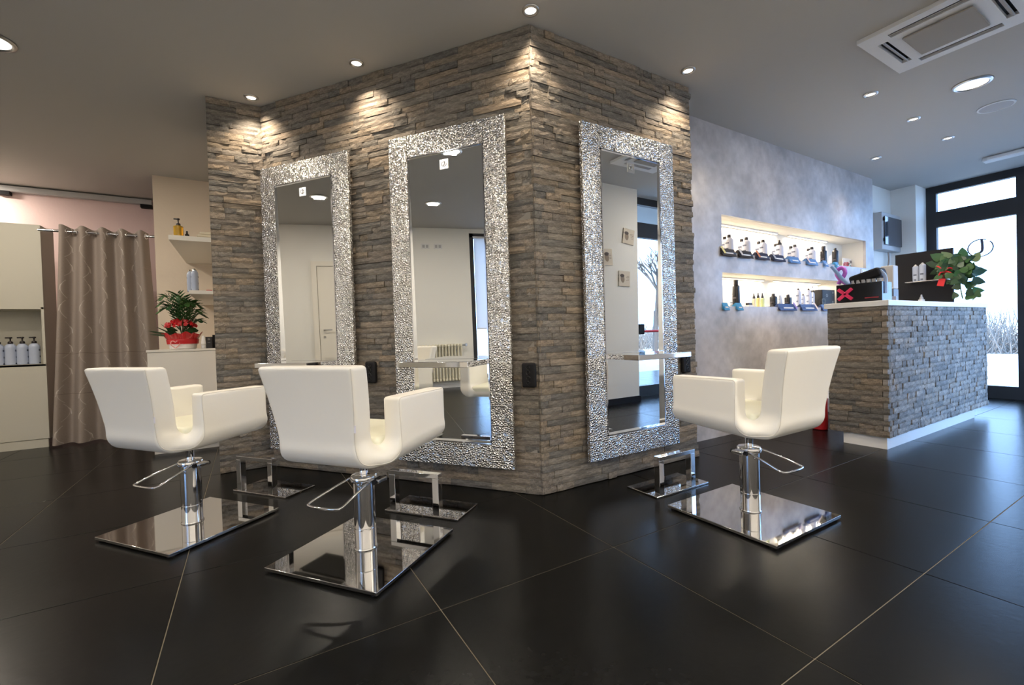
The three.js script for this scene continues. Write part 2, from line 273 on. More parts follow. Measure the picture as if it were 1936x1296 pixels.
// glazed fronts: black aluminium frames with transom lights
function glazing(name, label, len, place, fieldSplits, doorIndex) {
  const w = structGroup(name, label, name.startsWith('door') ? 'door' : 'window'); w.position.set(...place.p); w.rotation.y = place.turn;
  const f = 0.075, zd = 0.035, fr = [];
  const tY0 = 2.38, tY1 = 2.62, dY0 = 0.15, dY1 = 2.18;
  mesh('window_frame', bx(0, len, tY1, H, -zd, zd), M.frame, w); mesh('window_frame', bx(0, len, dY1, tY0, -zd, zd), M.frame, w); mesh('window_frame', bx(0, len, 0, dY0, -zd, zd), M.frame, w);
  fieldSplits.forEach(([a, b], i) => {
    mesh('pane', bx(a, b, tY0, tY1, -0.004, 0.004), M.glass, w); mesh('pane', bx(a, b, dY0, dY1, -0.004, 0.004), M.glass, w);
    const pa = i ? fieldSplits[i - 1][1] : 0; if (a > pa) mesh('mullion', [bx(pa, a, dY0, dY1, -zd, zd), bx(pa, a, tY0, tY1, -zd, zd)], M.frame, w);
  });
  const e = fieldSplits[fieldSplits.length - 1][1]; if (len > e) mesh('mullion', [bx(e, len, dY0, dY1, -zd, zd), bx(e, len, tY0, tY1, -zd, zd)], M.frame, w);
  return w;
}
// along +x local = +z world when turn = -90 deg
const entrance = glazing('door_1', 'black framed glass entrance door with transom and round monogram', 2.44, { p: [XD, 0, -2.24], turn: -Math.PI / 2 }, [[0.10, 0.80], [1.0, 1.62], [1.72, 2.36]]);
{
  const hinge = []; for (const y of [2.10, 2.05, 2.0]) hinge.push(cyl(0.008, 0.02, 0.035, y, -0.04, 10)); 
  mesh('hinge', hinge, M.steel, entrance);
  // monogram: open ring with a J stroke
  const c = onX(1853, 469, XD - 0.02), zc = c.z + 2.24, yc = c.y, rr = 0.105, ring = [];
  for (let i = 0; i <= 40; i++) { const a = (62 + i * 340 / 40) * D2R; ring.push(V3(zc + rr * 1.05 * Math.cos(a), yc + rr * Math.sin(a), 0.012)); }
  mesh('monogram', [tube(ring, 0.0065, 80, 6), tube([V3(zc + 0.012, yc + rr, .012), V3(zc + 0.018, yc + 0.03, .012), V3(zc + 0.015, yc - 0.035, .012), V3(zc - 0.01, yc - 0.06, .012), V3(zc - 0.05, yc - 0.07, .012)], 0.013, 30, 6)], std({ color: lin(.06, .05, .07), roughness: .8 }), entrance);
  mesh('handle', [bar([0.84, 0.9, -0.07], [0.84, 1.3, -0.07], 0.012), bar([0.84, 0.94, -0.07], [0.84, 0.94, -0.03], 0.008), bar([0.84, 1.26, -0.07], [0.84, 1.26, -0.03], 0.008)], M.steel, entrance);
}
const sideFront = glazing('window_1', 'black framed side windows with transom lights beside the pier', XD - 4.33, { p: [4.33, 0, ZS], turn: 0 }, [[0.12, 1.06], [1.24, 2.26], [2.44, 3.38]]);
mesh('panic_bar', [bar([0.3, 0.9, -0.09], [1.02, 0.9, -0.09], 0.016)], M.red, sideFront); mesh('panic_bar_bracket', [bx(0.2, 0.3, 0.86, 1.0, -0.10, -0.03, .01)], M.black, sideFront);
{
  const w = structGroup('window_2', 'black framed window with a white roller blind on the white wall', 'window');
  const { z0, z1, y0, y1 } = LW, x = XL - 0.1;
  for (const [a, b, c, d] of [[z0, z0 + .07, y0, y1], [z1 - .07, z1, y0, y1], [z0, z1, y0, y0 + .07], [z0, z1, y1 - .07, y1], [(z0 + z1) / 2 - .04, (z0 + z1) / 2 + .04, y0, y1]]) mesh('window_frame', bx(x - .03, x + .1, c, d, a, b), M.frame, w);
  mesh('pane', bx(x - .004, x + .004, y0 + .07, y1 - .07, z0 + .07, (z0 + z1) / 2 - .04), M.glass, w); mesh('pane', bx(x - .004, x + .004, y0 + .07, y1 - .07, (z0 + z1) / 2 + .04, z1 - .07), M.glass, w);
  const b = thing('roller_blind', 'white translucent roller blind drawn down the black framed window', 'blind', [XL - 0.02, 0, 0]);
  mesh('fabric', bx(-.001, .001, 1.0, 2.56, z0 + .08, z1 - .08), phy({ color: lin(.85, .85, .86), transmission: .45, thickness: 0, roughness: 1 }), b);
  mesh('roller', bar([0, 2.58, z0 + .06], [0, 2.58, z1 - .06], 0.022, 14), M.plasticWhite, b); mesh('hem_bar', bx(-.008, .008, .98, 1.0, z0 + .08, z1 - .08), M.plasticWhite, b);
}
{ // white door on the left wall, seen in the mirror
  const d = structGroup('door_2', 'white panel door with lever handle on the white wall', 'door'); d.position.set(XL, 0, -3.5);
  mesh('leaf', bx(0, .03, .01, 2.06, -.40, .40, .004), M.lacquer, d);
  mesh('door_frame', [bx(0, .045, 0, 2.14, -.48, -.405), bx(0, .045, 0, 2.14, .405, .48), bx(0, .045, 2.065, 2.14, -.405, .405)], M.lacquer, d);
  mesh('door_handle', [bar([.03, 1.06, -.33], [.08, 1.06, -.33], .01), bar([.08, 1.06, -.34], [.08, 1.06, -.21], .009), bar([.03, .95, -.33], [.04, .95, -.33], .018)], M.steel, d);
}

// ---------------------------------------------------------------- tall silver mirrors
function mirror(label, p, turn, shelfSide) {
  const m = thing('wall_mirror', label, 'mirror', p, turn), W = 0.404, h0 = 0.153, h1 = 2.213, fw = 0.142, z0 = 0.012, z1 = 0.06;
  mesh('backing_board', bx(-W + .03, W - .03, h0 + .03, h1 - .03, z0, z0 + .02), M.black, m);
  const rail = (x0, x1, y0, y1) => bx(x0, x1, y0, y1, z0 + .02, z1, .004);
  mesh('frame_stile', rail(-W, -W + fw, h0, h1), M.silver, m); mesh('frame_stile', rail(W - fw, W, h0, h1), M.silver, m);
  mesh('frame_rail', rail(-W + fw, W - fw, h0, h0 + fw), M.silver, m); mesh('frame_rail', rail(-W + fw, W - fw, h1 - fw, h1), M.silver, m);
  const t = .007, a = W - fw;
  mesh('chrome_edge', [bx(-a, -a + t, h0 + fw, h1 - fw, .034, z1 + .004), bx(a - t, a, h0 + fw, h1 - fw, .034, z1 + .004), bx(-a, a, h0 + fw, h0 + fw + t, .034, z1 + .004), bx(-a, a, h1 - fw - t, h1 - fw, .034, z1 + .004)], M.chrome, m);
  const g = mesh('mirror_glass', bx(-a + .002, a - .002, -(h1 - h0) / 2 + fw + .002, (h1 - h0) / 2 - fw - .002, -.002, .002), M.mirror, m); g.position.set(0, (h0 + h1) / 2, .046); g.rotation.x = 0.55 * D2R;
  // etched square badge with a ring
  const b = mesh('badge', bx(-.03, .03, 1.962, 2.022, .055, .059, .001), M.steel, m);
  const ring = []; for (let i = 0; i < 24; i++) { const q = i / 24 * 2 * Math.PI; ring.push([.017 * Math.cos(q), 1.992 + .014 * Math.sin(q), .060]); }
  mesh('badge_ring', [tube(ring, .0018, 48, 6, true), tube([[.004, 2.008, .06], [.004, 1.99, .06], [-.006, 1.982, .06]], .0022, 10, 6)], M.chrome, b);
  const s0 = shelfSide > 0 ? -.2 : -.255; // the shelf is set towards one side
  const sh = mesh('shelf', bx(s0, s0 + .455, 0.771, .803, .058, .325, .003), M.chrome, m); sh.userData.label = 'polished steel shelf';
  return m;
}
const cA = onA(1.70, 0, 0), cB = onA(0.562, 0, 0);
mirror('tall hammered silver framed mirror next to the narrow slate return wall', [cA.x, 0, cA.z], ATURN, 1);
mirror('tall hammered silver framed mirror between two black sockets on the slate wall', [cB.x, 0, cB.z], ATURN, 1);
mirror('tall hammered silver framed mirror on the slate wall next to the pearl plaster wall', [2.158, 0, WB], 0, -1);

// black socket strips on the slate
function socket(label, p, turn) {
  const s = thing('wall_socket', label, 'socket', [p.x, p.y, p.z], turn);
  mesh('plate', bx(-.042, .042, -.072, .072, 0, .03, .012), M.black, s);
  for (const y of [-.045, -.015, .015, .045]) { const o = mesh('outlet', new THREE.TorusGeometry(.011, .003, 6, 16).translate(0, y, .031), M.blackGloss, s); }
}
socket('black four-way wall socket between the two mirrors of the same slate wall', onA(1.19, .718, .008), ATURN);
socket('black four-way wall socket beside the outer corner of the slate wall', onA(.066, .703, .008), ATURN);
socket('black four-way wall socket beside the mirror next to the plaster wall', V3(2.69, .705, WB + .008), 0);

// ---------------------------------------------------------------- chrome footrests
function footrest(label, p, turn) {
  const f = thing('footrest', label, 'footrest', p, turn, undefined), a = .019;
  mesh('base_plate', bx(-.225, .225, .0, .012, -.115, .115, .003), M.darkChrome, f);
  mesh('post', bx(-.195, -.195 + 2 * a, .012, .205, .07, .07 + 2 * a, .002), M.chrome, f); mesh('post', bx(.075, .075 + 2 * a, .012, .205, .07, .07 + 2 * a, .002), M.chrome, f);
  mesh('foot_bar', bx(-.195, .075 + 2 * a, .205, .228, .07, .07 + 2 * a, .002), M.chrome, f);
}
footrest('chrome loop footrest below the mirror next to the narrow return wall', [.117, 0, -3.222], ATURN);
footrest('chrome loop footrest below the mirror between the two black sockets', [.838, 0, -2.323], ATURN);
footrest('chrome loop footrest below the mirror next to the plaster wall', [2.15, 0, -1.823], 0);

// ---------------------------------------------------------------- white styling chairs
const smin = (a, b, k) => { const h = Math.max(k - Math.abs(a - b), 0) / k; return Math.min(a, b) - h * h * k * .25; }, smax = (a, b, k) => -smin(-a, -b, k);
const rbox = (x, y, z, hx, hy, hz, r) => { const a = Math.abs(x) - hx + r, b = Math.abs(y) - hy + r, c = Math.abs(z) - hz + r; return Math.hypot(Math.max(a, 0), Math.max(b, 0), Math.max(c, 0)) + Math.min(Math.max(a, b, c), 0) - r; };
const rect2 = (a, b, r) => { const x = a + r, y = b + r; return Math.hypot(Math.max(x, 0), Math.max(y, 0)) + Math.min(Math.max(x, y), 0) - r; };
function chairField(x, y, z) {
  const X = Math.abs(x), yb = .437 + Math.max(0, .14 - z) * .075, bulge = .006 * Math.cos(Math.min(1, Math.abs((z + .05) / .2)) * 1.5);
  const arm = rbox(X - .251, y - .56, z + .0525, .0405 + bulge * .6, .147, .1715, .013) ;
  const chamfer = (X - .292) * .789 + (z - .115) * .614;
  let seat = smax(rbox(x, y - (yb + .036), z - .02, .292, .036, .239, .028), chamfer, .05);
  const t = (y - .44) / .4, zc = .207 + .056 * t + .012 * t * t - .008 * Math.sin(Math.max(0, Math.min(1, t)) * 3.1), wdt = .178 + .056 * t;
  const back = rbox(x * .2335 / Math.max(.15, wdt), y - .64, z - zc, .2335, .202, .046 + .004 * (1 - Math.min(1, X / .24)), .016) * .85;
  let d = smin(seat, arm, .05); d = smin(d, back, .06);
  const side = rect2(X - .2925, yb - y, .085);                  // rounded lower edges of the arms
  const zo = zc + .0505, tail = rect2(z - zo, yb - .003 - y, .085); // and of the back
  return smax(smax(d, side, .01), tail, .012);
}
function surfaceNets(f, lo, hi, c) {
  const n = [0, 1, 2].map((k) => Math.ceil((hi[k] - lo[k]) / c) + 1), F = new Float32Array(n[0] * n[1] * n[2]), id = (i, j, k) => (k * n[1] + j) * n[0] + i;
  for (let k = 0; k < n[2]; k++) for (let j = 0; j < n[1]; j++) for (let i = 0; i < n[0]; i++) F[id(i, j, k)] = f(lo[0] + i * c, lo[1] + j * c, lo[2] + k * c);
  const vid = new Int32Array(F.length).fill(-1), P = [], I = [];
  for (let k = 0; k < n[2] - 1; k++) for (let j = 0; j < n[1] - 1; j++) for (let i = 0; i < n[0] - 1; i++) {
    let s = [0, 0, 0], q = 0; const cs = []; for (let b = 0; b < 8; b++) cs.push(F[id(i + (b & 1), j + ((b >> 1) & 1), k + (b >> 2))]);
    for (let a = 0; a < 8; a++) for (let ax = 0; ax < 3; ax++) { const b = a | (1 << ax); if (b === a) continue; if ((cs[a] < 0) !== (cs[b] < 0)) { const t = cs[a] / (cs[a] - cs[b]); for (let m = 0; m < 3; m++) s[m] += ((a >> m) & 1) + (m === ax ? t : 0); q++; } }
    if (!q) continue; vid[id(i, j, k)] = P.length / 3; P.push(lo[0] + (i + s[0] / q) * c, lo[1] + (j + s[1] / q) * c, lo[2] + (k + s[2] / q) * c);
  }
  for (let k = 1; k < n[2] - 1; k++) for (let j = 1; j < n[1] - 1; j++) for (let i = 1; i < n[0] - 1; i++) for (let ax = 0; ax < 3; ax++) {
    const e = [0, 0, 0]; e[ax] = 1; const a = F[id(i, j, k)] < 0, b = F[id(i + e[0], j + e[1], k + e[2])] < 0; if (a === b) continue;
    const u = (ax + 1) % 3, w = (ax + 2) % 3, o = (du, dw) => { const q = [i, j, k]; q[u] -= du; q[w] -= dw; return vid[id(...q)]; };
    const A = o(0, 0), B = o(1, 0), C = o(1, 1), D = o(0, 1); if (a) I.push(A, B, C, A, C, D); else I.push(A, C, B, A, D, C);
  }
  const N = new Float32Array(P.length), h = c * .6;
  for (let v = 0; v < P.length; v += 3) { let [x, y, z] = [P[v], P[v + 1], P[v + 2]];
    for (let it = 0; it < 3; it++) { const d = f(x, y, z), gx = f(x + h, y, z) - f(x - h, y, z), gy = f(x, y + h, z) - f(x, y - h, z), gz = f(x, y, z + h) - f(x, y, z - h), l = Math.hypot(gx, gy, gz) || 1; N[v] = gx / l; N[v + 1] = gy / l; N[v + 2] = gz / l; const m = Math.max(-c, Math.min(c, d)); x -= N[v] * m * .8; y -= N[v + 1] * m * .8; z -= N[v + 2] * m * .8; }
    P[v] = x; P[v + 1] = y; P[v + 2] = z; }
  return { P, N, I };
}
const shell = surfaceNets(chairField, [-.33, .40, -.26], [.33, .88, .36], .0085);
function shellPart(test) {
  const map = new Map(), P = [], N = [], U = [], I = [];
  for (let t = 0; t < shell.I.length; t += 3) { let c = [0, 0, 0]; for (let q = 0; q < 3; q++) for (let m = 0; m < 3; m++) c[m] += shell.P[3 * shell.I[t + q] + m] / 3; if (!test(...c)) continue;
    for (let q = 0; q < 3; q++) { const v = shell.I[t + q]; if (!map.has(v)) { map.set(v, P.length / 3); for (let m = 0; m < 3; m++) { P.push(shell.P[3 * v + m]); N.push(shell.N[3 * v + m]); } U.push(shell.P[3 * v] * 3 + shell.P[3 * v + 2] * 3, shell.P[3 * v + 1] * 3); } I.push(map.get(v)); } }
  const g = new THREE.BufferGeometry(); g.setAttribute('position', new THREE.Float32BufferAttribute(P, 3)); g.setAttribute('normal', new THREE.Float32BufferAttribute(N, 3)); g.setAttribute('uv', new THREE.Float32BufferAttribute(U, 2)); g.setIndex(I); return g;
}
const isBack = (x, y, z) => z > .125 + .0 * y && (z - .125) * .789 > (Math.abs(x) - .262) * .614, isArm = (x, y, z) => !isBack(x, y, z) && Math.abs(x) > .212;
function toSurface(p) { let [x, y, z] = p; const h = .003; for (let i = 0; i < 14; i++) { const d = chairField(x, y, z), g = V3(chairField(x + h, y, z) - chairField(x - h, y, z), chairField(x, y + h, z) - chairField(x, y - h, z), chairField(x, y, z + h) - chairField(x, y, z - h)).normalize(); x -= g.x * d * .8; y -= g.y * d * .8; z -= g.z * d * .8; } return V3(x, y, z); }
function makeChair(label, p, turn, leverSide) {
  const c = thing('styling_chair', label, 'chair', p, turn, 'white styling chairs');
  mesh('base_plate', bx(-.28, .28, .008, .022, -.28, .28, .002), M.darkChrome, c);
  for (const [x, z] of [[-1, -1], [-1, 1], [1, -1], [1, 1]]) mesh('foot', cyl(.018, .008, x * .255, 0, z * .255, 12), M.black, c);
  mesh('column', lathe([[.001, .022], [.05, .022], [.05, .026], [.046, .03], [.046, .112], [.0445, .113], [.0445, .116], [.046, .117], [.046, .315], [.043, .322], [.001, .322]], 40), M.chrome, c);
  mesh('spindle', lathe([[.018, .32], [.018, .43], [.06, .432], [.06, .45], [.001, .45]], 24), M.chrome, c);
  const k = leverSide, col = mesh('lever_collar', [lathe([[.001, .318], [.054, .318], [.056, .322], [.056, .338], [.05, .344], [.02, .346]], 32), bx(-.085 * k - .02, -.085 * k + .02, .318, .336, -.03, .03, .006)], M.chrome, c);
  mesh('lever_bolt', [bar([-.085 * k, .326, -.04], [-.085 * k, .326, .04], .011, 12)], M.black, col);
  mesh('pump_lever', tube([[-.055 * k, .328, -.02], [-.055 * k, .322, .03], [-.045 * k, .295, .1], [-.03 * k, .262, .165], [-.01 * k, .258, .188], [.06 * k, .258, .195], [.125 * k, .258, .188], [.14 * k, .262, .165], [.10 * k, .295, .1], [.065 * k, .322, .03], [.055 * k, .328, -.02]], .0052, 90, 8), M.chrome, c);
  mesh('backrest', shellPart((x, y, z) => isBack(x, y, z)), M.leather, c);
  mesh('armrest', shellPart((x, y, z) => isArm(x, y, z) && x < 0), M.leather, c); mesh('armrest', shellPart((x, y, z) => isArm(x, y, z) && x > 0), M.leather, c);
  mesh('seat_shell', shellPart((x, y, z) => !isBack(x, y, z) && !isArm(x, y, z)), M.leather, c);
  mesh('seat_cushion', new RoundedBoxGeometry(.405, .06, .37, 4, .022).translate(0, .518, -.034), M.leatherSeat, c);
  for (const s of [-1, 1]) {
    const line = []; for (const q of [[.250 * s, .70, -.218], [.292 * s, .706, -.2], [.293 * s, .709, -.05], [.293 * s, .706, .112], [.294 * s, .6, .116], [.292 * s, .5, .116], [.262 * s, .455, .15], [.235 * s, .45, .20], [.215 * s, .48, .262], [.205 * s, .56, .285], [.222 * s, .7, .30], [.236 * s, .835, .322]]) line.push(q);
    const cv = new THREE.CatmullRomCurve3(line.map((q) => V3(...q)), false, 'catmullrom', .5), pts = cv.getPoints(70).map((v) => toSurface([v.x, v.y, v.z]));
    mesh('piping', tube(pts, .0017, 140, 5), M.seam, c);
  }
  const tg = toSurface([.212, .60, .30]); const tag = mesh('maker_tag', bx(-.002, .006, -.014, .014, -.001, .0012), std({ color: 0xffffff, roughness: .6, map: canvasTex(32, 96, (g, w, h) => { g.fillStyle = '#e9e6ee'; g.fillRect(0, 0, w, h); g.fillStyle = '#2b2f6b'; g.beginPath(); g.arc(16, 18, 9, 0, 7); g.fill(); g.fillRect(12, 36, 8, 48); }) }), c); tag.position.copy(tg).add(V3(.003, 0, .001));
  return c;
}
makeChair('white upholstered styling chair nearest the grey curtain on a chrome plate', [-.275, 0, -2.833], ATURN, -1);
makeChair('white upholstered styling chair before the mirror between the black sockets', [.42, 0, -2.02], ATURN, -1);
makeChair('white upholstered styling chair before the mirror next to the plaster wall', [2.148, 0, -1.31], 0, 1);

// ---------------------------------------------------------------- recessed ceiling lights
function downlight(x, z, label, group, warm = WARM, cd = 4.2, aim) {
  const d = thing('recessed_downlight', label, 'downlight', [x, H, z], 0, group);
  mesh('trim_ring', lathe([[.030, -.001], [.034, -.010], [.044, -.008], [.047, -.002], [.047, 0], [.030, 0]], 36), M.steel, d);
  mesh('lamp_face', lathe([[.0005, -.003], [.02, -.004], [.030, -.002], [.030, 0]], 28), glow(lin(1, .93, .82), 4), d);
  const s = new THREE.SpotLight(warm, cd, 0, 54 * D2R, 0.95, 2); s.position.set(0, -.014, 0); s.shadow.radius = 1.3; s.castShadow = true; s.target.position.set(aim ? aim[0] : 0, -2, aim ? aim[1] : 0); d.add(s, s.target);
}
const gA = 'small downlights washing the slate';
downlight(.083, -3.712, 'small round downlight over the inner corner of the slate walls', gA);
downlight(.66, -2.95, 'small round downlight over the slate wall between the two mirrors', gA);
downlight(1.392, -2.031, 'small round downlight over the outer corner of the slate pillar', gA);
downlight(2.651, -1.988, 'small round downlight over the slate end next to the plaster wall', gA);
downlight(4.19, -1.521, 'small round downlight over the counter end with the red cross display', 'small downlights over the counter', WARM, 3.2);
downlight(5.037, -1.525, 'small round downlight over the middle of the counter', 'small downlights over the counter', WARM, 3.2);
downlight(5.863, -1.522, 'small round downlight over the counter end with the leafy plant', 'small downlights over the counter', WARM, 3.2);
downlight(5.825, -2.079, 'small round downlight close to the pearl plaster wall', 'small downlights over the counter', WARM, 1.3);
function panelLight(x, z, label, L, color = NEUTRAL) {
  const d = thing('round_ceiling_light', label, 'ceiling light', [x, H, z], 0, 'large round ceiling lights');
  mesh('trim_ring', lathe([[.085, -.002], [.092, -.014], [.108, -.008], [.112, 0], [.085, 0]], 48), M.steel, d);
  mesh('diffuser', lathe([[.0005, -.007], [.086, -.006], [.086, 0]], 40), glow(lin(1, .97, .92), 3.5), d);
const a = new THREE.RectAreaLight(color, L * 1.56, .12, .12); a.position.set(0, -.016, 0); a.rotation.x = -Math.PI / 2; d.add(a);
}
panelLight(4.712, -1.085, 'large round ceiling light next to the air conditioner', 260);
panelLight(-1.205, -3.69, 'large round ceiling light over the floor before the curtain', 110);
panelLight(-2.25, -3.64, 'large round ceiling light before the white panel door', 170);
panelLight(-2.33, -2.21, 'large round ceiling light before the radiator', 170);
panelLight(-.53, -2.23, 'large round ceiling light behind the chair nearest the curtain', 110);
panelLight(-1.95, -4.9, 'large round ceiling light over the floor before the cream cabinet', 310);
panelLight(-2.5, -6.5, 'large round ceiling light behind the cream cabinet', 330);
for (const x of [-2.4, -.8, .8, 2.4]) panelLight(x, .9, 'large round ceiling light in the row before the plain white wall', 590);
{ // ceiling speaker
  const s = thing('ceiling_speaker', 'flush round grey speaker grille in the ceiling', 'speaker', [5.389, H, -1.103]);
  mesh('rim', lathe([[.10, -.002], [.10, -.008], [.112, -.006], [.114, 0], [.10, 0]], 40), M.plasticWhite, s); mesh('grille', lathe([[.0005, -.010], [.06, -.009], [.10, -.004], [.10, 0]], 40), std({ color: lin(.45, .45, .46), roughness: .8, bumpMap: speckBump, bumpScale: .002 }), s);
}
{ // cassette air conditioner
  const a = thing('air_conditioner', 'white cassette air conditioner set flush in the ceiling', 'air conditioner', [3.665, H, -.955]);
  const o = .325, g0 = .155, sl = [.215, .265];
  const pan = new THREE.Shape([[-o, -o], [o, -o], [o, o], [-o, o]].map(([p, q]) => new THREE.Vector2(p, q)));
  const hole = (x0, x1, z0, z1) => pan.holes.push(new THREE.Path([[x0, z0], [x0, z1], [x1, z1], [x1, z0]].map(([p, q]) => new THREE.Vector2(p, q))));
  hole(-.19, .19, sl[0], sl[1]); hole(-.19, .19, -sl[1], -sl[0]); hole(sl[0], sl[1], -.19, .19); hole(-sl[1], -sl[0], -.19, .19);
  const pg = plate(pan, .024); pg.rotateX(Math.PI / 2);
  mesh('panel', metreUV(pg), M.plasticWhite, a);
  mesh('intake_grille', bx(-g0, g0, -.038, -.028, -g0, g0, .003), std({ color: lin(.36, .34, .31), roughness: .8, bumpMap: speckBump, bumpScale: .002 }), a);
  mesh('duct', bx(-.29, .29, -.003, -.0005, -.29, .29), M.black, a);
  for (const [x, z, w, d] of [[0, .24, .185, .012], [0, -.24, .185, .012], [.24, 0, .012, .185], [-.24, 0, .012, .185]]) { const v = mesh('louvre', bx(-w, w, -.003, .003, -d, d), M.plasticGrey, a); v.position.set(x, -.017, z); if (x) v.rotation.z = .7; else v.rotation.x = .7; }
}
{ const e = thing('emergency_light', 'slim white linear emergency light under the ceiling', 'light', [6.99, H, -1.13]);
  mesh('housing', bx(-.06, .06, -.045, 0, -.40, .40, .008), M.plasticWhite, e); mesh('diffuser', bx(-.075, -.058, -.042, -.012, -.36, .36, .004), M.whiteGloss, e); }

// ---------------------------------------------------------------- reception counter clad in slate
{
  const c = thing('reception_counter', 'reception counter clad in split slate with white top and plinth', 'counter');
  const x0 = 4.045, x1 = 6.375, zf = -1.392, zb = -1.785, y0 = .092, y1 = 1.072;
  mesh('body', [bx(x0 + .03, x1 - .03, y0, y1, zb, zf - .03), bx(5.92, x1 - .03, y0, y1, -2.2, zb)], M.white, c);
  mesh('countertop', [bx(x0 - .012, x1 + .01, y1, 1.114, zb - .02, zf + .012, .004), bx(5.9, x1 + .01, y1, 1.114, -2.22, zb - .02, .004)], M.whiteGloss, c);
  mesh('plinth', bx(x0 + .03, 6.07, 0, y0, -1.70, zf - .025), M.whiteGloss, c);
  const rows = []; { const r = rng(44); let y = y0; while (y < y1 - .01) { let h = .036 + .014 * r(); if (y1 - y - h < .02) h = y1 - y; rows.push([y, h]); y += h; } }
  const front = new THREE.Group(); front.name = 'front_cladding'; c.add(front);
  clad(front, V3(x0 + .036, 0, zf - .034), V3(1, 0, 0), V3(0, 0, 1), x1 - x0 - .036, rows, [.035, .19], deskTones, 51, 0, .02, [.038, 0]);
  const side = new THREE.Group(); side.name = 'side_cladding'; c.add(side);
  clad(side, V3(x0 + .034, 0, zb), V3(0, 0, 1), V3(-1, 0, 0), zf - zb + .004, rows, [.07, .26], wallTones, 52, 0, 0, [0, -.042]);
  const side2 = new THREE.Group(); side2.name = 'side_cladding'; c.add(side2);
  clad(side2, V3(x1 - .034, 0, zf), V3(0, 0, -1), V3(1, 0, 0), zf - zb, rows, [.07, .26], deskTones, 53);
}

// ---------------------------------------------------------------- bottles and tubs
function labelTex(bg, ink, lines = 3, logo = true) {
  return canvasTex(256, 256, (g, w, h) => { g.fillStyle = bg; g.fillRect(0, 0, w, h); g.strokeStyle = g.fillStyle = ink; for (const cx of [64, 192]) {
    if (logo) { g.lineWidth = 3; g.beginPath(); g.ellipse(cx, 84, 18, 15, 0, -1.1, 4.9); g.stroke(); g.font = 'bold 30px serif'; g.textAlign = 'center'; g.fillText('J', cx + 2, 92); }
    for (let i = 0; i < lines; i++) g.fillRect(cx - 22 + 6 * (i % 2), 150 + 15 * i, 44 - 12 * (i % 2), 4); } });
}
const B = {
  white: std({ color: 0xffffff, map: labelTex('#bcbdca', '#5f6378'), roughness: .35 }), blue: std({ color: 0xffffff, map: labelTex('#aab3c6', '#4d5568'), roughness: .35 }),
  dark: std({ color: 0xffffff, map: labelTex('#17151a', '#4a464c', 2), roughness: .25 }), cap: std({ color: lin(.014, .009, .010), roughness: .3 }), silverCan: std({ color: 0xffffff, map: labelTex('#b4b8c9', '#717a92'), roughness: .25 }),
};
const BOD = {
  round: (r, h) => lathe([[.0005, 0], [r * .92, 0], [r, .006], [r, h * .80], [r * .95, h * .88], [r * .72, h * .96], [r * .42, h], [r * .42, h + .006]], 22),
  slim: (r, h) => lathe([[.0005, 0], [r * .94, 0], [r, .005], [r, h * .93], [r * .9, h * .97], [r * .6, h], [r * .6, h + .004]], 20),
};
function bottle(name, label, category, p, o) {
  const b = thing(name, label, category, [p.x, p.y, p.z], o.turn ?? 0, o.group); const r = o.r, h = o.h;
  mesh('body', (BOD[o.body ?? 'round'])(r, h), o.mat, b);
  if (o.top === 'flip') mesh('cap', lathe([[.0005, h + .028], [r * .40, h + .028], [r * .44, h + .024], [r * .46, h], [r * .40, h]], 16), o.capMat ?? B.cap, b);
  else if (o.top === 'tall') mesh('cap', lathe([[.0005, h + .05], [r * .6, h + .05], [r * .66, h + .045], [r * .66, h], [r * .5, h]], 16), o.capMat ?? B.cap, b);
  else if (o.top === 'drop') mesh('cap', lathe([[.0005, h + .05], [r * .25, h + .048], [r * .3, h + .03], [r * .62, h + .014], [r * .66, h], [r * .5, h]], 16), o.capMat ?? B.cap, b);
  else if (o.top === 'spray') mesh('cap', lathe([[.0005, h + .018], [r * .26, h + .017], [r * .3, h + .01], [r * .62, h + .004], [r * .62, h]], 16), o.capMat ?? B.cap, b);
  else if (o.top === 'pump') mesh('pump', [lathe([[r * .3, h], [r * .46, h], [r * .46, h + .018], [r * .3, h + .024], [r * .14, h + .026], [r * .14, h + .05], [r * .34, h + .052], [r * .34, h + .064], [.0005, h + .066]], 16), bx(-r * .85, r * .2, h + .052, h + .064, -r * .16, r * .16, .003)], o.capMat ?? B.cap, b);
  return b;
}
const FZ = NZ - .09, floor1 = N1.y0, floor2 = N2.y0;
const inN = (px, n, z = FZ) => { const p = onZ(px, 480, z); return V3(p.x, n.y0, z); };
for (const [a, b, pump] of [[1370.5, 1379], [1402.5, 1411.5], [1435, 1443], [1466.5, 1473.5, 1], [1495.5, 1503], [1528.5, 1535]]) {
  bottle('shampoo_bottle', 'white bottle with black cap paired on the upper lit niche', 'bottle', inN(a, N1, FZ - .078), { r: .036, h: .165, mat: B.white, top: 'flip', group: 'white bottles in the upper niche' });
  bottle('shampoo_bottle', pump ? 'white bottle with black pump top on the upper lit niche' : 'white bottle with black cap paired on the upper lit niche', 'bottle', inN(b, N1, FZ), { r: .036, h: .162, mat: B.white, top: pump ? 'drop' : 'flip', group: pump ? undefined : 'white bottles in the upper niche' });
}
bottle('styling_bottle', 'tall black bottle before a small grey box in the upper niche', 'bottle', inN(1557, N1, FZ), { r: .031, h: .17, body: 'slim', mat: B.dark, top: 'tall' });
bottle('styling_bottle', 'tall black spray bottle beside the red card in the upper niche', 'bottle', inN(1579, N1, FZ), { r: .031, h: .19, body: 'slim', mat: B.dark, top: 'flip' });
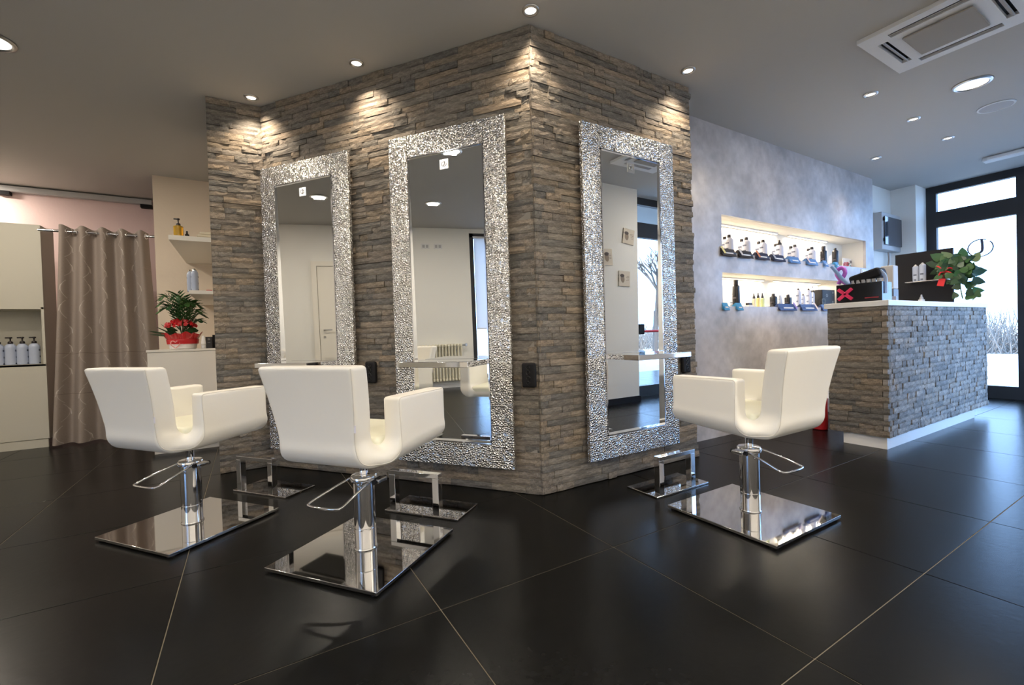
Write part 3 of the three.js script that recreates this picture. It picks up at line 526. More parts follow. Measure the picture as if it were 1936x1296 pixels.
for (const [px, n, lab] of [[1550.5, N1, 'pale grey tube behind the tall black bottle in the upper niche'], [1571.5, N1, 'pale grey tube behind the tall black spray bottle in the upper niche'], [1383.5, N2, 'pale grey tube beside the tall black bottle in the lower niche']])
  single('product_tube', lab, 'tube', lathe([[.0005, .002], [.026, .002], [.028, .012], [.028, .08], [.02, .13], [.004, .142], [.0005, .142]], 16), B.blue, inN(px, n, FZ - .066).add(V3(0, .006, 0)).toArray());
for (const [px, n, lab, w] of [[1554, N1, 'black tray under the tall black bottle in the upper niche', .075], [1576, N1, 'black tray under the tall black spray bottle in the upper niche', .08], [1388, N2, 'black tray under the tall black bottle in the lower niche', .08]]) {}
{ // card with red flowers leaning in the niche
  const a = inN(1592, N1, FZ - .06), b = inN(1616.5, N1, FZ - .06), w = b.x - a.x;
  single('photo_card', 'square picture card with red and white print leaning in the niche', 'card', bx(0, w, 0, .135, 0, .003), std({ color: 0xffffff, roughness: .6, map: (() => { const t = canvasTex(128, 128, (g) => { const r = rng(12); g.fillStyle = '#efe3d3'; g.fillRect(0, 0, 128, 128); g.fillStyle = '#8a7d76'; g.fillRect(70, 20, 50, 30); for (let i = 0; i < 22; i++) { g.fillStyle = i % 3 ? '#c2404a' : '#d98a80'; g.beginPath(); g.arc(10 + 50 * r(), 50 + 70 * r(), 6 + 8 * r(), 0, 7); g.fill(); } g.fillStyle = '#3f4a3f'; g.fillRect(50, 55, 22, 16); g.fillStyle = '#f7f2ec'; g.fillRect(62, 66, 54, 50); g.fillStyle = '#b8454b'; g.fillRect(84, 76, 24, 34); g.fillStyle = '#7e8a66'; g.fillRect(68, 72, 14, 40); }); t.repeat.set(1 / w, 1 / .135); return t; })() }), [a.x, N1.y0, FZ - .06]);
  const f = inN(1489, N1, FZ + .02); single('orange_tub', 'tiny orange tub between white bottle pairs in the upper niche', 'tub', lathe([[.0005, 0], [.018, 0], [.02, .004], [.02, .022], [.018, .028], [.0005, .03]], 16), std({ color: lin(.55, .19, .06), roughness: .5 }), f.toArray());
}
// lower niche
bottle('styling_bottle', 'tall black bottle beside the pale grey tube in the lower niche', 'bottle', inN(1390, N2, FZ), { r: .032, h: .205, body: 'slim', mat: B.dark, top: 'tall' });
bottle('styling_bottle', 'black bottle half hidden by the edge of the lower niche', 'bottle', V3(N2.x0 + .035, N2.y0, FZ - .05), { r: .026, h: .19, body: 'slim', mat: B.dark, top: 'flip' });
{ const a = inN(1414.5, N2, FZ); const t = thing('product_box', 'small white box with a black lid in the lower niche', 'box', [a.x, N2.y0, FZ]); mesh('box', bx(-.036, .036, 0, .022, -.02, .02, .002), M.plasticWhite, t); mesh('lid', bx(-.033, .022, .022, .042, -.018, .018, .003), B.cap, t); }
bottle('oil_bottle', 'clear cream oil bottle with dropper in the lower niche', 'bottle', inN(1423.5, N2), { r: .018, h: .085, body: 'slim', mat: M.paleCream, top: 'drop' });
bottle('oil_bottle', 'yellow oil bottle with dropper in the lower niche', 'bottle', inN(1431.5, N2), { r: .018, h: .092, body: 'slim', mat: M.paleYellow, top: 'drop' });
bottle('oil_bottle', 'pale green oil bottle with dropper in the lower niche', 'bottle', inN(1439.5, N2), { r: .018, h: .092, body: 'slim', mat: M.paleGreen, top: 'drop' });
const tray = (px0, px1, lab) => { const a = inN(px0, N2, FZ + .01), b = inN(px1, N2, FZ + .01); single('display_tray', lab, 'tray', bx(a.x, b.x, N2.y0, N2.y0 + .012, FZ - .05, FZ + .04, .002), M.blackGloss); };
tray(1455.5, 1478.5, 'black glossy tray under the squat black bottle in the lower niche'); 
bottle('squat_bottle', 'squat black bottle beside the grey tube in the lower niche', 'bottle', inN(1460.5, N2).add(V3(0, .012, 0)), { r: .033, h: .10, body: 'slim', mat: B.dark, top: 'flip' });
{ const p = inN(1473, N2).add(V3(0, .012, 0)); const t = thing('product_tube', 'grey standing tube between two squat black bottles', 'tube', p.toArray()); mesh('cap', lathe([[.0005, 0], [.018, 0], [.018, .022], [.0005, .022]], 16), B.cap, t); mesh('body', lathe([[.0005, .022], [.022, .022], [.022, .03], [.012, .115], [.0005, .118]], 16), B.blue, t); }
tray(1481, 1496, 'black glossy tray under the second squat black bottle in the lower niche');
bottle('squat_bottle', 'squat black bottle next to the tall silver cans in the lower niche', 'bottle', inN(1488, N2).add(V3(0, .012, 0)), { r: .033, h: .098, body: 'slim', mat: B.dark, top: 'flip' });
bottle('spray_can', 'tall silver spray can next to the squat black bottle', 'spray can', inN(1507.5, N2), { r: .027, h: .19, mat: B.silverCan, top: 'spray' });
bottle('spray_can', 'short silver spray can between two tall ones in the lower niche', 'spray can', inN(1516.5, N2), { r: .020, h: .135, mat: B.silverCan, top: 'spray' });
bottle('spray_can', 'tall silver spray can beside the black gift box', 'spray can', inN(1527, N2), { r: .029, h: .195, mat: B.silverCan, top: 'spray' });
bottle('spray_can', 'silver spray bottle tucked behind the tall can beside the black box', 'spray can', inN(1535.5, N2, FZ - .015), { r: .016, h: .175, mat: B.blue, top: 'pump' });
{ const p = inN(1549, N2, FZ + .01), bt = thing('gift_box', 'black square gift box with pale monogram prints in the lower niche', 'gift box', [p.x, N2.y0, FZ]);
  const w = .285, h = .205; mesh('box', bx(0, w, 0, h, -.09, .03, .003), M.black, bt);
  const t = canvasTex(256, 192, (g) => { g.fillStyle = '#171616'; g.fillRect(0, 0, 256, 192); g.strokeStyle = g.fillStyle = '#b9b4ac'; g.lineWidth = 3; for (const [x, y] of [[95, 60], [215, 130]]) { g.beginPath(); g.ellipse(x, y, 17, 14, 0, -1.1, 4.9); g.stroke(); g.font = 'bold 26px serif'; g.textAlign = 'center'; g.fillText('J', x, y + 8); } g.fillRect(200, 22, 34, 4); g.fillRect(204, 36, 26, 4); g.fillRect(212, 60, 10, 4); });
  t.repeat.set(1 / w, 1 / h); mesh('front_print', bx(0.004, w - .004, .004, h - .004, .03, .0308), std({ color: 0xffffff, map: t, roughness: .5 }), bt);
  const q = inN(1556, N2, NZ - .02), fr = thing('small_black_box', 'slim black bottle box with pale outline before the gift box', 'box', [q.x, N2.y0, NZ - .035]);
  mesh('box', bx(-.035, .035, 0, .10, -.02, .012, .002), M.blackGloss, fr); const e = .002; mesh('outline', [bx(-.032, .032, .095, .097, .012, .0132), bx(-.032, .032, .05, .052, .012, .0132), bx(-.032, .032, .004, .006, .012, .0132), bx(-.032, -.03, .004, .097, .012, .0132), bx(.03, .032, .004, .097, .012, .0132)], std({ color: lin(.5, .47, .36), roughness: .5 }), fr); }
// tent-shaped price signs hanging over the lip of the niches
function sign(px0, px1, n, label, color, accent, side = -1) {
  const a = onZ(px0, 500, NZ + .03).x, b = onZ(px1, 500, NZ + .03).x, w = b - a, s = thing('price_sign', label, 'price sign', [(a + b) / 2, n.y0, NZ - .006]);
  const sh = new THREE.Shape([[-.03, .008], [.0, .032], [.006, .032], [.034, -.034], [.030, -.038], [.025, -.012], [.025, .0], [-.03, .0]].map(([p, q]) => new THREE.Vector2(p, q)));
  const g = plate(sh, w).translate(0, 0, -w / 2); g.rotateY(-Math.PI / 2); mesh('stand', g, color, s);
  const tilt = Math.atan2(.068, .028), f = mesh('text_strip', bx(-w * .28, w * .3, -.006, .006, 0, .0008), M.plasticWhite, s); f.position.set(0, -.010, .0272); f.rotation.x = -(Math.PI / 2 - tilt);
  if (accent) { const q = mesh('leaflet', bx(-.014, .014, -.036, .036, 0, .0015), accent, s); q.position.set(side * w * .42, .014, .026); q.rotation.set(-.38, 0, .28); }
}
const navy = std({ color: lin(.018, .02, .05), roughness: .4 }), navy2 = std({ color: lin(.03, .055, .17), roughness: .4 }), sky = std({ color: lin(.08, .19, .42), roughness: .4 }), cyan = std({ color: lin(.05, .27, .52), roughness: .4 }), inkBlack = std({ color: lin(.02, .016, .02), roughness: .4 });
const acc = (r, g, b) => std({ color: lin(r, g, b), roughness: .5 });
sign(1368, 1394, N1, 'dark price sign with a yellow leaflet below white bottles', inkBlack, acc(.75, .65, .25));
sign(1401, 1426, N1, 'dark price sign with a pale leaflet below white bottles', inkBlack, acc(.6, .56, .55));
sign(1434, 1457, N1, 'dark blue price sign with an orange leaflet below white bottles', navy, acc(.6, .2, .08));
sign(1464, 1487, N1, 'dark blue price sign with a grey leaflet below the pump bottle', navy, acc(.35, .36, .40));
sign(1496, 1515, N1, 'mid blue price sign without leaflet below white bottles', sky);
sign(1529, 1548, N1, 'mid blue price sign with a pink leaflet below white bottles', sky, acc(.70, .52, .48));
sign(1561.5, 1567.5, N1, 'narrow pale blue price tag below the tall black bottle', sky);
sign(1583.5, 1589, N1, 'narrow turquoise price tag beside the red picture card', cyan);
sign(1369, 1379, N2, 'bright blue price tag at the edge of the lower niche', cyan);
sign(1395, 1405, N2, 'bright blue price tag beside the tall black bottle tray', cyan);
sign(1475, 1506, N2, 'wide navy price sign with a violet leaflet below the squat bottle', navy2, acc(.25, .18, .5), 1);
sign(1517, 1545, N2, 'wide navy price sign with a beige leaflet below the silver cans', navy2, acc(.72, .55, .46), 1);
sign(1556, 1570, N2, 'navy price sign below the black gift box', navy2);

// ---------------------------------------------------------------- things on the counter
const CT = 1.114;
{
  // black display with a red cross, facing the chairs
  const d = thing('hair_dryer_display', 'black counter display with a red cross and violet ribbon cross', 'display', [4.2, CT, -1.605]);
  mesh('box', bx(-.06, .12, 0, .15, -.155, .15, .004), M.blackGloss, d);
  const bars = (w, t, len, ang) => { const g = new RoundedBoxGeometry(t, w, len, 2, .006); g.rotateX(ang); return g; };
  const cr = mesh('red_cross', [bars(.026, .014, .13, .72), bars(.026, .014, .13, -.72)], M.magenta, d); cr.position.set(-.066, .072, -.09);
  mesh('red_lettering', bx(-.0615, -.0595, .028, .036, .04, .13), acc(.25, .01, .02), d);
  const rb = tube([[-.02, .15, -.085], [-.02, .20, -.14], [-.02, .25, -.165], [-.02, .285, -.15], [-.02, .288, -.12], [-.02, .25, -.105], [-.02, .2, -.13], [-.02, .165, -.155]], .016, 60, 8);
  mesh('ribbon_loop', rb, M.violet, d); mesh('ribbon_tail', tube([[-.045, .31, -.19], [-.045, .26, -.155], [-.045, .2, -.115], [-.045, .15, -.07]], .014, 30, 8), std({ color: lin(.18, .30, .55), roughness: .3 }), d);
  const tr = mesh('tilted_case', bx(-.05, .09, 0, .075, -.10, .11, .02), M.black, d); tr.position.set(.02, .165, .03); tr.rotation.x = -.28;
  for (let i = 0; i < 6; i++) mesh('roller_clip', cyl(.014, .03, -.02, .148, -.05 + .034 * i, 10), M.plasticGrey, d);
  mesh('plastic_wrap', tube([[0, .24, .12], [0, .19, .15], [0, .13, .152], [0, .06, .152]], .012, 24, 6), phy({ color: lin(.6, .7, .85), transmission: .5, roughness: .15, thickness: 0 }), d);
}
{
  const p = onX(1682, 563, 4.75), d = thing('card_dispenser', 'grey plastic dispenser with clear drawer behind the cross display', 'dispenser', [4.75, CT, p.z]);
  mesh('body', bx(-.05, .05, .12, .32, -.045, .045, .008), M.plasticGrey, d); mesh('dark_body', bx(-.05, .05, .0, .12, -.045, .045, .004), std({ color: lin(.09, .10, .13), roughness: .4 }), d);
  mesh('drawer', bx(-.075, -.05, .0, .055, -.05, .07, .004), std({ color: lin(.22, .25, .36), roughness: .3 }), d);
}
{
  const x = 6.2, a = onX(1693, 520, x), b = onX(1802, 520, x), top = onX(1745, 476, x).y;
  const d = thing('display_board', 'black upright display board with a thin steel shelf', 'display', [x, CT, (a.z + b.z) / 2]), w = (b.z - a.z) / 2;
  mesh('board', bx(0, .03, 0, top - CT, -w, w, .002), M.black, d);
  const sy = onX(1735, 533, x - .06).y, s0 = onX(1712, 533, x - .12).z, s1 = onX(1800, 533, x).z, zc = (a.z + b.z) / 2;
  mesh('shelf', bx(-.14, 0, sy - .008 - CT, sy - CT, s0 - zc, Math.min(w, s1 - zc), .001), M.steel, d);
  const bt = (px, h, r, lab) => { const p = onX(px, 530, x - .07); bottle('conditioner_bottle', lab, 'bottle', V3(x - .07, sy, p.z), { r, h, mat: B.blue, top: 'spray', capMat: M.plasticGrey, body: 'slim' }); };
  bt(1731.5, .165, .026, 'pale blue bottle on the steel shelf of the black board'); bt(1744.5, .178, .028, 'taller pale bottle with dark band on the steel shelf');
  const p2 = onX(1742, 560, x - .07); bottle('conditioner_bottle', 'short white bottle with dark base under the steel shelf', 'bottle', V3(x - .07, CT, p2.z), { r: .026, h: .075, mat: M.plasticWhite, top: 'drop', capMat: M.plasticGrey, body: 'slim' });
  // trailing pothos with a red bow on the shelf
  const pz = onX(1790, 520, x - .06).z; const P = thing('trailing_plant', 'leafy green trailing plant with a red bow beside the black board', 'plant', [x - .07, sy, pz]);
  mesh('pot', lathe([[.0005, 0], [.05, 0], [.062, .09], [.058, .095], [.0005, .085]], 20), std({ color: lin(.18, .02, .02), roughness: .4 }), P);
  const ls = new THREE.Shape(); ls.moveTo(0, 0); ls.bezierCurveTo(.5, -.15, .62, .35, 0, 1); ls.bezierCurveTo(-.62, .35, -.5, -.15, 0, 0);
  const lg = new THREE.ShapeGeometry(ls, 6); { const q = lg.attributes.position; for (let i = 0; i < q.count; i++) q.setZ(i, -.35 * Math.abs(q.getX(i)) - .25 * q.getY(i) ** 2); lg.computeVertexNormals(); }
  const dl = [std({ color: lin(.016, .058, .016), roughness: .4 }), std({ color: lin(.028, .085, .02), roughness: .4 }), std({ color: lin(.010, .04, .012), roughness: .4 })];
  const lg2 = (() => { const b2 = lg.clone(); b2.translate(0, 0, -.015); const idx = Array.from(b2.index.array); for (let i = 0; i < idx.length; i += 3) [idx[i], idx[i + 1]] = [idx[i + 1], idx[i]]; b2.setIndex(idx); b2.computeVertexNormals(); return mergeAll([lg.clone(), b2]); })();
  const r = rng(321), inv = (u, v, xx) => onX(u, v, xx).sub(P.position);
  const leafAt = (u, v, size, rot, xx, m) => { const q = mesh('leaf', lg2, dl[m], P); q.position.copy(inv(u, v, xx)); q.scale.setScalar(size); q.rotation.set(0, -Math.PI / 2 + (r() - .5) * 1.4, 0); q.rotateX((r() - .5) * .9); q.rotateZ(rot); };
  for (let i = 0; i < 120; i++) { const a1 = r() * 6.28, q = Math.sqrt(r()); leafAt(1813 + 34 * q * Math.cos(a1) - 6, 508 + 24 * q * Math.sin(a1), 0.05 + .035 * r(), r() * 6.28, 5.92 + .2 * r(), Math.floor(r() * 3)); }
  for (const [u, v, s, rot] of [[1838, 512, .13, -1.5], [1837, 494, .11, -.3], [1824, 541, .10, -1.2], [1840, 548, .09, -1.6], [1834, 566, .10, .2], [1806, 564, .08, .5], [1846, 562, .08, -.5], [1815, 540, .09, 1.7], [1826, 552, .09, -1.9], [1775, 500, .10, 1.3], [1783, 490, .11, 1.0], [1795, 488, .10, .6], [1822, 486, .10, 0], [1838, 530, .1, -1.9]]) leafAt(u, v, s, rot, 6.05, (u | 0) % 3);
  mesh('trailing_stem', tube([inv(1815, 525, 6.1), inv(1816, 545, 6.1), inv(1820, 565, 6.1)], .005, 20, 6), M.stem, P); mesh('trailing_stem', tube([inv(1838, 568, 6.1), inv(1847, 560, 6.1), inv(1850, 553, 6.1)], .004, 16, 6), M.stem, P);
  const bow = []; for (const [u, v] of [[1772, 505], [1800, 508], [1776, 522], [1802, 520]]) { const c = inv(1787, 514, 5.98), e = inv(u, v, 5.97), m2 = c.clone().lerp(e, .6).add(V3(-.03, .015, 0)), m3 = c.clone().lerp(e, .6).add(V3(.02, -.015, 0)); bow.push(tube([c, m2, e, m3, c], .007, 30, 6)); }
  mesh('bow', bow, M.red, P); const tl = mesh('bow_tail', bx(-.003, .003, -.075, 0, -.026, .026, .001), M.red, P); tl.position.copy(inv(1782, 527, 5.97)); tl.rotation.x = .25;
}
{ // electrical box on the wall
  const d = thing('electrical_box', 'grey electrical box with a smoked door on the wall', 'electrical box', [6.86, 1.88, -2.5]);
  mesh('body', bx(0, .62, 0, .47, 0, .10, .01), M.plasticGrey, d); mesh('smoked_door', bx(.05, .60, .06, .42, .10, .115, .008), std({ color: lin(.05, .06, .08), roughness: .08 }), d); for (const y of [.10, .36]) mesh('hinge', bx(.03, .055, y, y + .04, .10, .118, .003), M.black, d);
  mesh('cable', tube([[.35, 0, .04], [.36, -.12, .04], [.33, -.3, .03], [.36, -.5, .03]], .009, 20, 6), std({ color: lin(.35, .27, .22), roughness: .7 }), d);
  const p = onZ(1634, 516, NZ); const s = thing('white_wall_plate', 'white double switch plate on the plaster wall behind the display', 'wall plate', [p.x, p.y, NZ]); mesh('plate', bx(-.09, .09, -.04, .04, 0, .008, .003), M.plasticWhite, s); for (const x of [-.045, 0, .045]) mesh('rocker', bx(x - .018, x + .018, -.024, .024, .008, .013, .002), M.whiteGloss, s);
}
{ const e = thing('fire_extinguisher', 'red fire extinguisher with white label standing behind the counter end', 'extinguisher', [4.45, 0, -2.04]);
  mesh('cylinder', lathe([[.0005, 0], [.056, 0], [.06, .01], [.06, .36], [.045, .41], [.02, .43], [.02, .45], [.0005, .45]], 24), M.red, e); mesh('label', new THREE.CylinderGeometry(.0606, .0606, .09, 20, 1, true, 3.6, 1.9).translate(0, .27, 0), M.plasticWhite, e); mesh('valve', [bx(-.015, .015, .45, .475, -.02, .02, .004), bx(-.01, .07, .475, .487, -.01, .01, .003)], M.black, e); }

// ---------------------------------------------------------------- back left: cabinet, curtain, shelves
{
  const c = thing('tall_cabinet', 'tall cream cabinet with an open shelf for pump bottles', 'cabinet', [-1.67, 0, -5.97]); // origin at front right corner
  const W = 1.4, h = 2.135, n0 = .803, n1 = 1.327, D = .34;
  mesh('lower_door', bx(-W, 0, .085, n0, -.02, 0, .002), M.creamLacquer, c); mesh('upper_door', bx(-W, 0, n1, h, -.02, 0, .002), M.creamLacquer, c);
  mesh('plinth', bx(-W, -.01, 0, .08, -.03, -.006), M.creamLacquer, c);
  mesh('carcass', [bx(-W, 0, .08, n0 - .02, -D, -.021), bx(-W, 0, n1 + .02, h, -D, -.021), bx(-W, 0, n0 - .02, n1 + .02, -D, -D + .02)], M.creamLacquer, c); mesh('niche_side', bx(-.02, 0, n0 - .02, n1 + .02, -D + .02, 0), M.creamLacquer, c);
  mesh('niche_shelf', bx(-W, -.02, n0 - .02, n0, -D + .02, 0), M.creamLacquer, c); mesh('niche_top', bx(-W, -.02, n1, n1 + .02, -D + .02, -.021), M.creamLacquer, c);
  for (const px of [-2, 21.5, 44, 66.5]) { const p = onZ(px, 688, -6.06); bottle('pump_bottle', 'pale blue pump bottle with black pump in the cream cabinet', 'bottle', V3(p.x, n0, -6.06), { r: .041, h: .20, mat: B.blue, top: 'pump', group: 'pump bottles in the cream cabinet' }); }
}
{ // curtain on a steel rod
  const rod = single('curtain_rod', 'steel curtain rod between the cream cabinet and shelf wall', 'curtain rod', [bar([-1.665, 2.075, -5.9], [-.795, 2.085, -5.9], .013, 14)], M.chrome);
  const tex = canvasTex(512, 1024, (g, w, h) => { const r = rng(77); g.fillStyle = '#938880'; g.fillRect(0, 0, w, h); for (let i = 0; i < 5000; i++) { g.fillStyle = r() < .5 ? 'rgba(120,106,98,.35)' : 'rgba(165,152,142,.25)'; g.fillRect(r() * w, r() * h, 1 + 2 * r(), 5 * r()); }
    for (const x of [40, 150, 255, 365, 465]) { for (let y = -30 + 60 * r(); y < h; y += 86 + 30 * r()) { const f = r() < .5 ? 1 : -1; g.strokeStyle = `rgba(206,196,186,${.35 + .4 * r()})`; g.lineWidth = 1.5 + 1.5 * r(); g.beginPath(); g.moveTo(x, y); g.bezierCurveTo(x + 30 * f, y + 30, x + 34 * f, y + 52, x - 6 * f, y + 84); g.stroke(); g.strokeStyle = 'rgba(226,218,208,.85)'; g.lineWidth = 2.5; g.beginPath(); g.moveTo(x + 16 * f, y + 22); g.bezierCurveTo(x + 30 * f, y + 26, x + 26 * f, y + 40, x + 30 * f, y + 52); g.stroke(); } }
    g.strokeStyle = 'rgba(110,98,90,.8)'; g.lineWidth = 2; for (const y of [600, 790]) { g.beginPath(); g.moveTo(0, y); g.lineTo(w, y); g.stroke(); } });
  const c = thing('curtain', 'taupe eyelet curtain with pale embroidered scrolls hanging to the floor', 'curtain');
  const nu = 160, nv = 40, pos = [], uv = [], idx = []; const at = (u, v) => { const xT = -1.515 + .665 * u, xB = -1.625 + .86 * u, x = xT + (xB - xT) * (1 - v) ** 1.2; const a = .040 + .012 * (1 - v); const z = -5.9 + a * Math.sin(u * 6.28 * 4.5 + .8 + .5 * (1 - v) * Math.sin(u * 9)) + .012 * Math.sin(u * 31 + v * 2) * (1 - v); const top = 2.125 + .012 * Math.sin(u * 6.28 * 4.5 + .8); return [x, .022 + (top - .022) * v, z]; };
  for (const back of [0, 1]) for (let j = 0; j <= nv; j++) for (let i = 0; i <= nu; i++) { const p = at(i / nu, j / nv); pos.push(p[0], p[1], p[2] - back * .003); uv.push(i / nu * 1.1, j / nv); }
  const st = (nu + 1) * (nv + 1); for (let j = 0; j < nv; j++) for (let i = 0; i < nu; i++) { const a = j * (nu + 1) + i, b = a + 1, d = a + nu + 1, e = d + 1; idx.push(a, b, e, a, e, d, st + a, st + e, st + b, st + a, st + d, st + e); }
  const g = new THREE.BufferGeometry(); g.setAttribute('position', new THREE.Float32BufferAttribute(pos, 3)); g.setAttribute('uv', new THREE.Float32BufferAttribute(uv, 2)); g.setIndex(idx); g.computeVertexNormals();
  mesh('fabric', g, std({ color: lin(1, .98, .96), map: tex, roughness: .85 }), c);
  for (let k = 0; k < 9; k++) { const u = (k * Math.PI + Math.PI - .8) / (6.28 * 4.5); if (u > .99 || u < .02) continue; const p = at(u, .975); const ring = mesh('eyelet', new THREE.TorusGeometry(.024, .005, 8, 24), M.chrome, c); ring.position.set(p[0], 2.08, p[2]); ring.rotation.y = Math.PI / 2 * .75; }
}
{ // rail fixture at the top of the pink wall
  const r = thing('ceiling_rail', 'grey metal rail with black end brackets along the pink wall', 'rail', [0, 0, 0]);
  mesh('rail', bx(-3.2, -.93, 2.64, 2.70, -6.855, -6.79, .006), M.plasticGrey, r); for (const x of [-2.16, -.97]) mesh('bracket', bx(x - .07, x + .04, 2.60, 2.64, -6.855, -6.79, .004), M.black, r);
}
{
  const sh = (label, x0, y0, y1, zf) => { const s = thing('floating_shelf', label, 'shelf'); mesh('board', bx(x0, -.221, y0, y1, -5.849, zf, .002), M.lacquer, s); return s; };
  sh('upper white floating shelf with an amber pump bottle and towel', -.532, 1.817, 1.857, -4.6); sh('lower white floating shelf with two spray cans', -.409, 1.371, 1.402, -4.6);
}
{
  const yT = 1.857;
  // where the shelf is seen from below the bottle stands near its front edge
  const bz = -4.66, pb = onZ(337.5, 440, bz);
  bottle('soap_bottle', 'square amber pump bottle with black pump on the upper shelf', 'bottle', V3(pb.x, yT, bz), { r: .036, h: .09, body: 'slim', mat: M.amber, top: 'pump' });
  const jb = onZ(353.5, 440, bz - .05); bottle('small_jar', 'small black lidded jar behind the amber pump bottle', 'jar', V3(jb.x, yT, bz - .05), { r: .016, h: .036, body: 'slim', mat: B.dark, top: 'flip' });
  const t0 = onZ(361, 440, bz).x; const tw = thing('towel', 'rolled cream towel lying on the upper white shelf', 'towel', [t0 + .11, yT, bz - .15]);
  const roll = []; for (let k = 0; k < 3; k++) { const s = new RoundedBoxGeometry(.19 - .02 * k, .024, .2, 3, .011); s.translate(.01 * k, .012 + .023 * k, 0); roll.push(s); } mesh('folds', roll, M.towel, tw);
  const yL = 1.402; for (const px of [361, 369]) { const zz = px > 365 ? -4.66 : -4.74, p = onZ(px, 545, zz); bottle('spray_can', 'pale blue spray can on the lower white shelf', 'spray can', V3(p.x, yL, zz), { r: .027, h: .175, mat: B.blue, top: 'spray', capMat: M.chrome, group: 'spray cans on the lower white shelf' }); }
  const q = onZ(395.5, 545, -4.66); single('red_comb', 'small red clip lying on the lower white shelf', 'clip', bx(-.022, .022, 0, .012, -.01, .01, .005), M.red, [q.x, yL, -4.66]);
}
{
  const d = thing('white_dresser', 'low white dresser below the floating shelves', 'dresser', [0, 0, 0]); const x0 = -.741, zf = -4.85, h = .9055;
  mesh('carcass', bx(x0, -.221, .04, h - .02, -5.848, zf - .02), M.lacquer, d); mesh('top', bx(x0 - .004, -.221, h - .02, h, -5.848, zf + .004, .002), M.lacquer, d); mesh('front_panel', bx(x0 + .003, -.221, .045, h - .023, zf - .019, zf, .002), M.lacquer, d); mesh('plinth', bx(x0 + .02, -.221, 0, .04, -5.84, zf - .04), M.lacquer, d);
  // gift plant arrangement
  const pz = -5.04, pc = onZ(346.5, 655, pz), P = thing('gift_planter', 'white planter with red wrap, red flowers, heart and palm fronds', 'plant', [pc.x, h, pz]); P.scale.setScalar(.90);
  mesh('pot', lathe([[.0005, 0], [.105, 0], [.112, .01], [.128, .09], [.122, .09], [.0005, .08]], 32), M.whiteGloss, P); 
  mesh('red_band', lathe([[.122, .052], [.131, .052], [.137, .098], [.128, .098]], 32), M.red, P);
  const wr = []; for (let i = 0; i < 96; i++) { const a0 = i / 96 * 6.2832, a1 = (i + 1) / 96 * 6.2832, f = (a) => .158 + .012 * Math.sin(a * 7) + .006 * Math.sin(a * 15), y = (a) => .158 + .010 * Math.sin(a * 5 + 1) + .008 * Math.sin(a * 11); const A = V3(.131 * Math.cos(a0), .098, .131 * Math.sin(a0)), Bq = V3(.131 * Math.cos(a1), .098, .131 * Math.sin(a1)), Cq = V3(f(a1) * Math.cos(a1), y(a1), f(a1) * Math.sin(a1)), Dq = V3(f(a0) * Math.cos(a0), y(a0), f(a0) * Math.sin(a0)); wr.push(A, Cq, Bq, A, Dq, Cq); }
  const wg = new THREE.BufferGeometry().setFromPoints(wr); wg.computeVertexNormals(); mesh('wrap', wg, phy({ color: lin(.55, .03, .03), roughness: .2, clearcoat: .6, side: THREE.DoubleSide }), P);
  const heart = (s) => [[0, -.034], [.03, -.004], [.03, .022], [.014, .03], [0, .018], [-.014, .03], [-.03, .022], [-.03, -.004], [0, -.034]].map(([x, y]) => [x * s - .05, y * s + .05, .127]);
  mesh('heart_ornament', tube(heart(1.1), .0048, 60, 6), acc(.72, .35, .33), P);
  const r = rng(15), frond = (ax, az, len, up, m) => { const gs = [], sp = [V3(0, .1, 0), V3(ax * len * .25, .1 + up * .6, az * len * .25), V3(ax * len * .65, .1 + up, az * len * .65), V3(ax * len, .1 + up * .92, az * len)], cv = new THREE.CatmullRomCurve3(sp); gs.push(new THREE.TubeGeometry(cv, 14, .0022, 5));
    for (let i = 4; i <= 18; i++) for (const s of [-1, 1]) { const t = i / 18.5, b = cv.getPoint(t), tg = cv.getTangent(t), sd = V3(-tg.z, 0, tg.x).normalize().multiplyScalar(s), l = .11 * Math.sin(Math.PI * (.15 + .75 * t)) + .02, e = b.clone().addScaledVector(sd, l * .7).addScaledVector(tg, l * .6).add(V3(0, -.02, 0)), mid = b.clone().lerp(e, .45), w = tg.clone().multiplyScalar(.009), up2 = V3(0, .004, 0); const q = new THREE.BufferGeometry().setFromPoints([b, mid.clone().add(w), e, b, e, mid.clone().sub(w), b, e, mid.clone().add(w).sub(up2), b, mid.clone().sub(w).sub(up2), e]); q.computeVertexNormals(); gs.push(q); }
    mesh('frond', gs, M.leaf[m], P); };
  for (const [ax, az, l, u, m] of [[-.55, .3, .30, .44, 0], [.7, .2, .24, .36, 1], [-.2, .3, .22, .46, 0], [.9, .1, .22, .26, 0], [.35, .5, .24, .38, 1], [-.75, .2, .24, .38, 0], [.1, .4, .2, .43, 2], [.85, .4, .2, .2, 2], [-.4, .5, .28, .34, 2], [.55, .4, .23, .38, 0], [-.65, .1, .28, .31, 1], [.2, .2, .14, .38, 0], [.75, .5, .24, .3, 0]]) frond(ax, az, l, u, m);
  const bl = (ax, ay, len) => { const s = new THREE.Shape(); s.moveTo(0, 0); s.quadraticCurveTo(len * .45, len * .16, len, 0); s.quadraticCurveTo(len * .45, -len * .16, 0, 0); const g = plate(s, .002); g.rotateX(-1.0); g.rotateZ(ay); g.rotateY(ax); g.translate(-.04, .13, .03); mesh('broad_leaf', g, M.leaf[2], P); };
  bl(3.1, .25, .24); bl(2.9, .5, .2); bl(3.4, .1, .22); bl(3.0, .75, .18); bl(-.3, .3, .16); bl(-.8, .3, .15); bl(-1.6, .35, .13); bl(-2.2, .3, .15);
